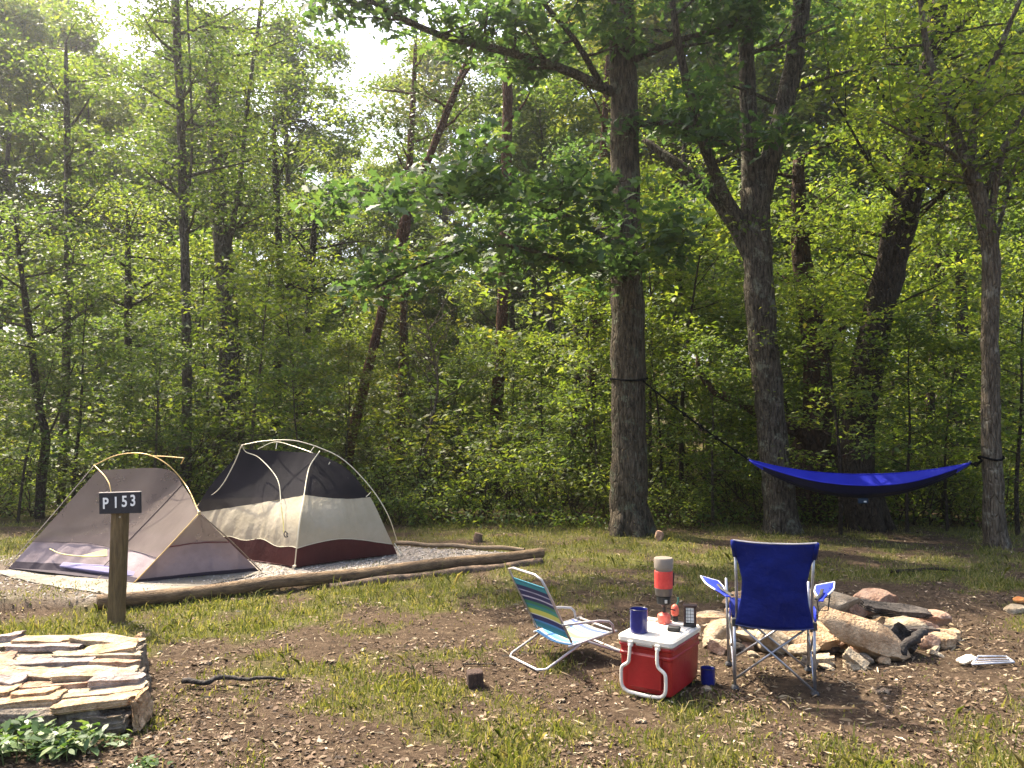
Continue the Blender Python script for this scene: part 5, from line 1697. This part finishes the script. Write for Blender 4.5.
    for k in (-.012, .004): gr.box(g(k, -.017, hl / 2 + .004), (.002, .002, hl - .04), Mz)
    for k in range(4): gr.box(g(0, -.0178, .035 + .02 * k), (wl - .032, .002, .002), Mz)
    gr.build('grille', blk, rt)
    # small black case
    q4 = on(674, 631)
    rt = MB().rbox(q4 + Vector((0, 0, .014)), (.075, .045, .028), .008, 3, Matrix.Rotation(an + R(10), 3, 'Z')).build('small_case', blk, None, smooth='auto')
    tag(rt, 'small black case lying in front of the stove on the cooler lid', 'case')
    q5 = on(652, 620)
    o = MB().rbox(q5 + Vector((0, 0, .006)), (.09, .05, .012), .008, 3, M).build('white_dish', whm, None, smooth='auto')
    tag(o, 'flat white dish on the lid between the mug and the stove', 'dish')
cooler_set()

# ------------------------------------------------------------------ odds and ends
def foil():
    p = atz(992, 661, 0)
    root = thing('grill_grate', 'flattened silver metal grate lying on the soil at the right edge', 'grate', Vector((p.x, p.y, 0)))
    al = mat('worn_aluminium', (.50, .50, .55), .35, .7, noise=((.62, .62, .66), 20))
    z = gzf(p.x, p.y)
    a = atz(972, 663, .02); b = atz(1014, 661, .02); c2 = atz(1006, 655, .03); d2 = atz(978, 655, .05)
    for s, e in ((a, b), (b, c2), (c2, d2), (d2, a)):
        MB().tube([s + Vector((0, 0, z)), e + Vector((0, 0, z))], .007, 6).build('frame_bar', al, root, smooth=True)
    for k in (.3, .6):
        MB().tube([a.lerp(d2, k) + Vector((0, 0, z)), b.lerp(c2, k) + Vector((0, 0, z))], .004, 6).build('cross_bar', al, root, smooth=True)
    q = atz(966, 661, .01); V, F = slab_shape(977, (.13, .07, .012))
    o = MB().add([euler(R(10), R(-14), R(20)) @ v + q + Vector((0, 0, .02 + z)) for v in V], F).build('crumpled_paper', mat('old_paper', (.55, .50, .40), .8), None)
    tag(o, 'crumpled pale paper scrap at the left end of the silver grate', 'paper scrap')
    q = atz(1021, 600, .03); V, F = rock_shape(978, (.10, .07, .05), 6)
    o = MB().add([v + q for v in V], F).build('orange_leaf', mat('orange_dry', (.55, .16, .04), .7, noise=((.60, .28, .08), 20)), None)
    tag(o, 'curled orange leaf at the right edge beyond the grate', 'leaf')
foil()

def leafy_plant(label, p, h, r, n, size, seed, lm):
    root = thing('leafy_weed', label, 'plant', p)
    T = Tree(seed)
    C = []
    st = MB()
    for k in range(n):
        a = T.r.uniform(0, 6.28); q = p + Vector((math.cos(a) * r * T.r.random() ** .5, math.sin(a) * r * .8 * T.r.random() ** .5, 0))
        zt = h * T.r.uniform(.35, 1.0)
        st.tube([q + Vector((0, 0, -.01)), q + Vector((T.r.uniform(-.02, .02), 0, zt * .6)), q + Vector((T.r.uniform(-.03, .03), T.r.uniform(-.03, .03), zt))], .0025, 4)
        for j in range(T.r.randint(4, 7)):
            C.append(q + Vector((T.r.uniform(-.06, .06), T.r.uniform(-.06, .06), zt * T.r.uniform(.5, 1.05))))
    st.build('stem', mat('weed_stem_%d' % seed, (.09, .13, .03), .6), root)
    V, k = leaf_verts(np.array(C), size, T.rng, 2.0, 'oval')
    me = fast_mesh('foliage', V - np.array(p), k, lm, T.rng.uniform(0, 1, len(C)))
    o = bpy.data.objects.new('foliage', me); COL.objects.link(o); o.parent = root
weed = ramp_mat('weed_leaf', [(0, (.03, .065, .022)), (.6, (.075, .125, .045)), (1, (.16, .20, .08))], .4, .3, (1.8, 1.9, .8))
leafy_plant('bushy broad-leaved weed in the bottom left corner below the stone platform', atz(14, 752, 0), .13, .19, 40, .075, 901, weed)
leafy_plant('broad-leaved weed just right of the bushy one below the platform', atz(62, 752, 0), .10, .15, 30, .072, 902, weed)
leafy_plant('tiny weed at the bottom edge right of the stone platform', atz(150, 766, 0), .04, .05, 7, .045, 903, weed)
leafy_plant('small weed in the soil at the foot of the platform front', atz(118, 745, 0), .04, .06, 8, .04, 904, weed)

# a few larger chips that stand out on the soil
rs2 = random.Random(12)
for i, (px, py, w) in enumerate([(181, 742, 14), (226, 738, 12), (330, 660, 12), (383, 657, 11), (236, 600, 11), (205, 662, 14), (745, 728, 16), (640, 720, 12), (586, 742, 14), (790, 742, 13), (950, 745, 14), (880, 690, 18), (700, 716, 10), (985, 690, 12), (340, 604, 10), (430, 598, 10), (560, 700, 10)]):
    g = atz(px, py, 0); s = w * g.y / FPX
    V, F = slab_shape(1200 + i, (s, s * rs2.uniform(.35, .6), .007))
    o = MB().add([euler(R(rs2.uniform(-12, 12)), R(rs2.uniform(-12, 12)), rs2.uniform(-.6, .6)) @ v for v in V], F).build('wood_chip', mat('chip', (.20, .14, .09), .85, noise=((.34, .26, .18), 20)) if i == 0 else bpy.data.materials['chip'], None, smooth='auto')
    o.location = (g.x, g.y, gzf(g.x, g.y) + .008)
    tag(o, 'pale flat chip lying loose on the bare soil', 'wood chip', 'pale chips scattered on the soil')
# ------------------------------------------------------------------ light, sky, air
SUN_EL, SUN_AZ = R(56), R(-48)           # azimuth measured from straight ahead (+Y), negative to the left
sd = Vector((math.sin(SUN_AZ) * math.cos(SUN_EL), math.cos(SUN_AZ) * math.cos(SUN_EL), math.sin(SUN_EL)))
sl = bpy.data.lights.new('sun', 'SUN'); sl.energy = 4.4; sl.angle = R(1.2); sl.color = (1, .90, .72)
so = bpy.data.objects.new('sun', sl); COL.objects.link(so)
so.rotation_euler = (-sd).to_track_quat('-Z', 'Y').to_euler()
w = bpy.data.worlds.new('World'); scene.world = w; w.use_nodes = True
nt = w.node_tree; bg = nt.nodes['Background']
sky = nt.nodes.new('ShaderNodeTexSky'); sky.sky_type = 'NISHITA'; sky.sun_disc = False
sky.sun_elevation = SUN_EL; sky.sun_rotation = SUN_AZ
sky.air_density = 1.0; sky.dust_density = 6.0; sky.ozone_density = 1.0
nt.links.new(sky.outputs['Color'], bg.inputs['Color']); bg.inputs['Strength'].default_value = .15

GLARE_HAZE = True  # volume added to imitate lens glare towards the upper left
if GLARE_HAZE:
    mb = MB(); mb.box((0, 30, 13), (190, 130, 32)); 
    hm = bpy.data.materials.new('glare_haze'); hm.use_nodes = True
    n = hm.node_tree; n.nodes.remove(n.nodes['Principled BSDF'])
    pv = n.nodes.new('ShaderNodeVolumePrincipled')
    pv.inputs['Color'].default_value = (.95, .97, 1, 1); pv.inputs['Density'].default_value = .0014; pv.inputs['Anisotropy'].default_value = .8
    n.links.new(pv.outputs['Volume'], n.nodes['Material Output'].inputs['Volume'])
    hz = mb.build('glare_haze', hm, None); tag(hz, 'thin bright volume added to imitate lens glare over the forest', 'glare_haze', kind='stuff')

vs = scene.view_settings
vs.view_transform = 'Standard'; vs.look = 'None'; vs.gamma = 1; vs.exposure = 1.75
scene.render.engine = 'CYCLES'
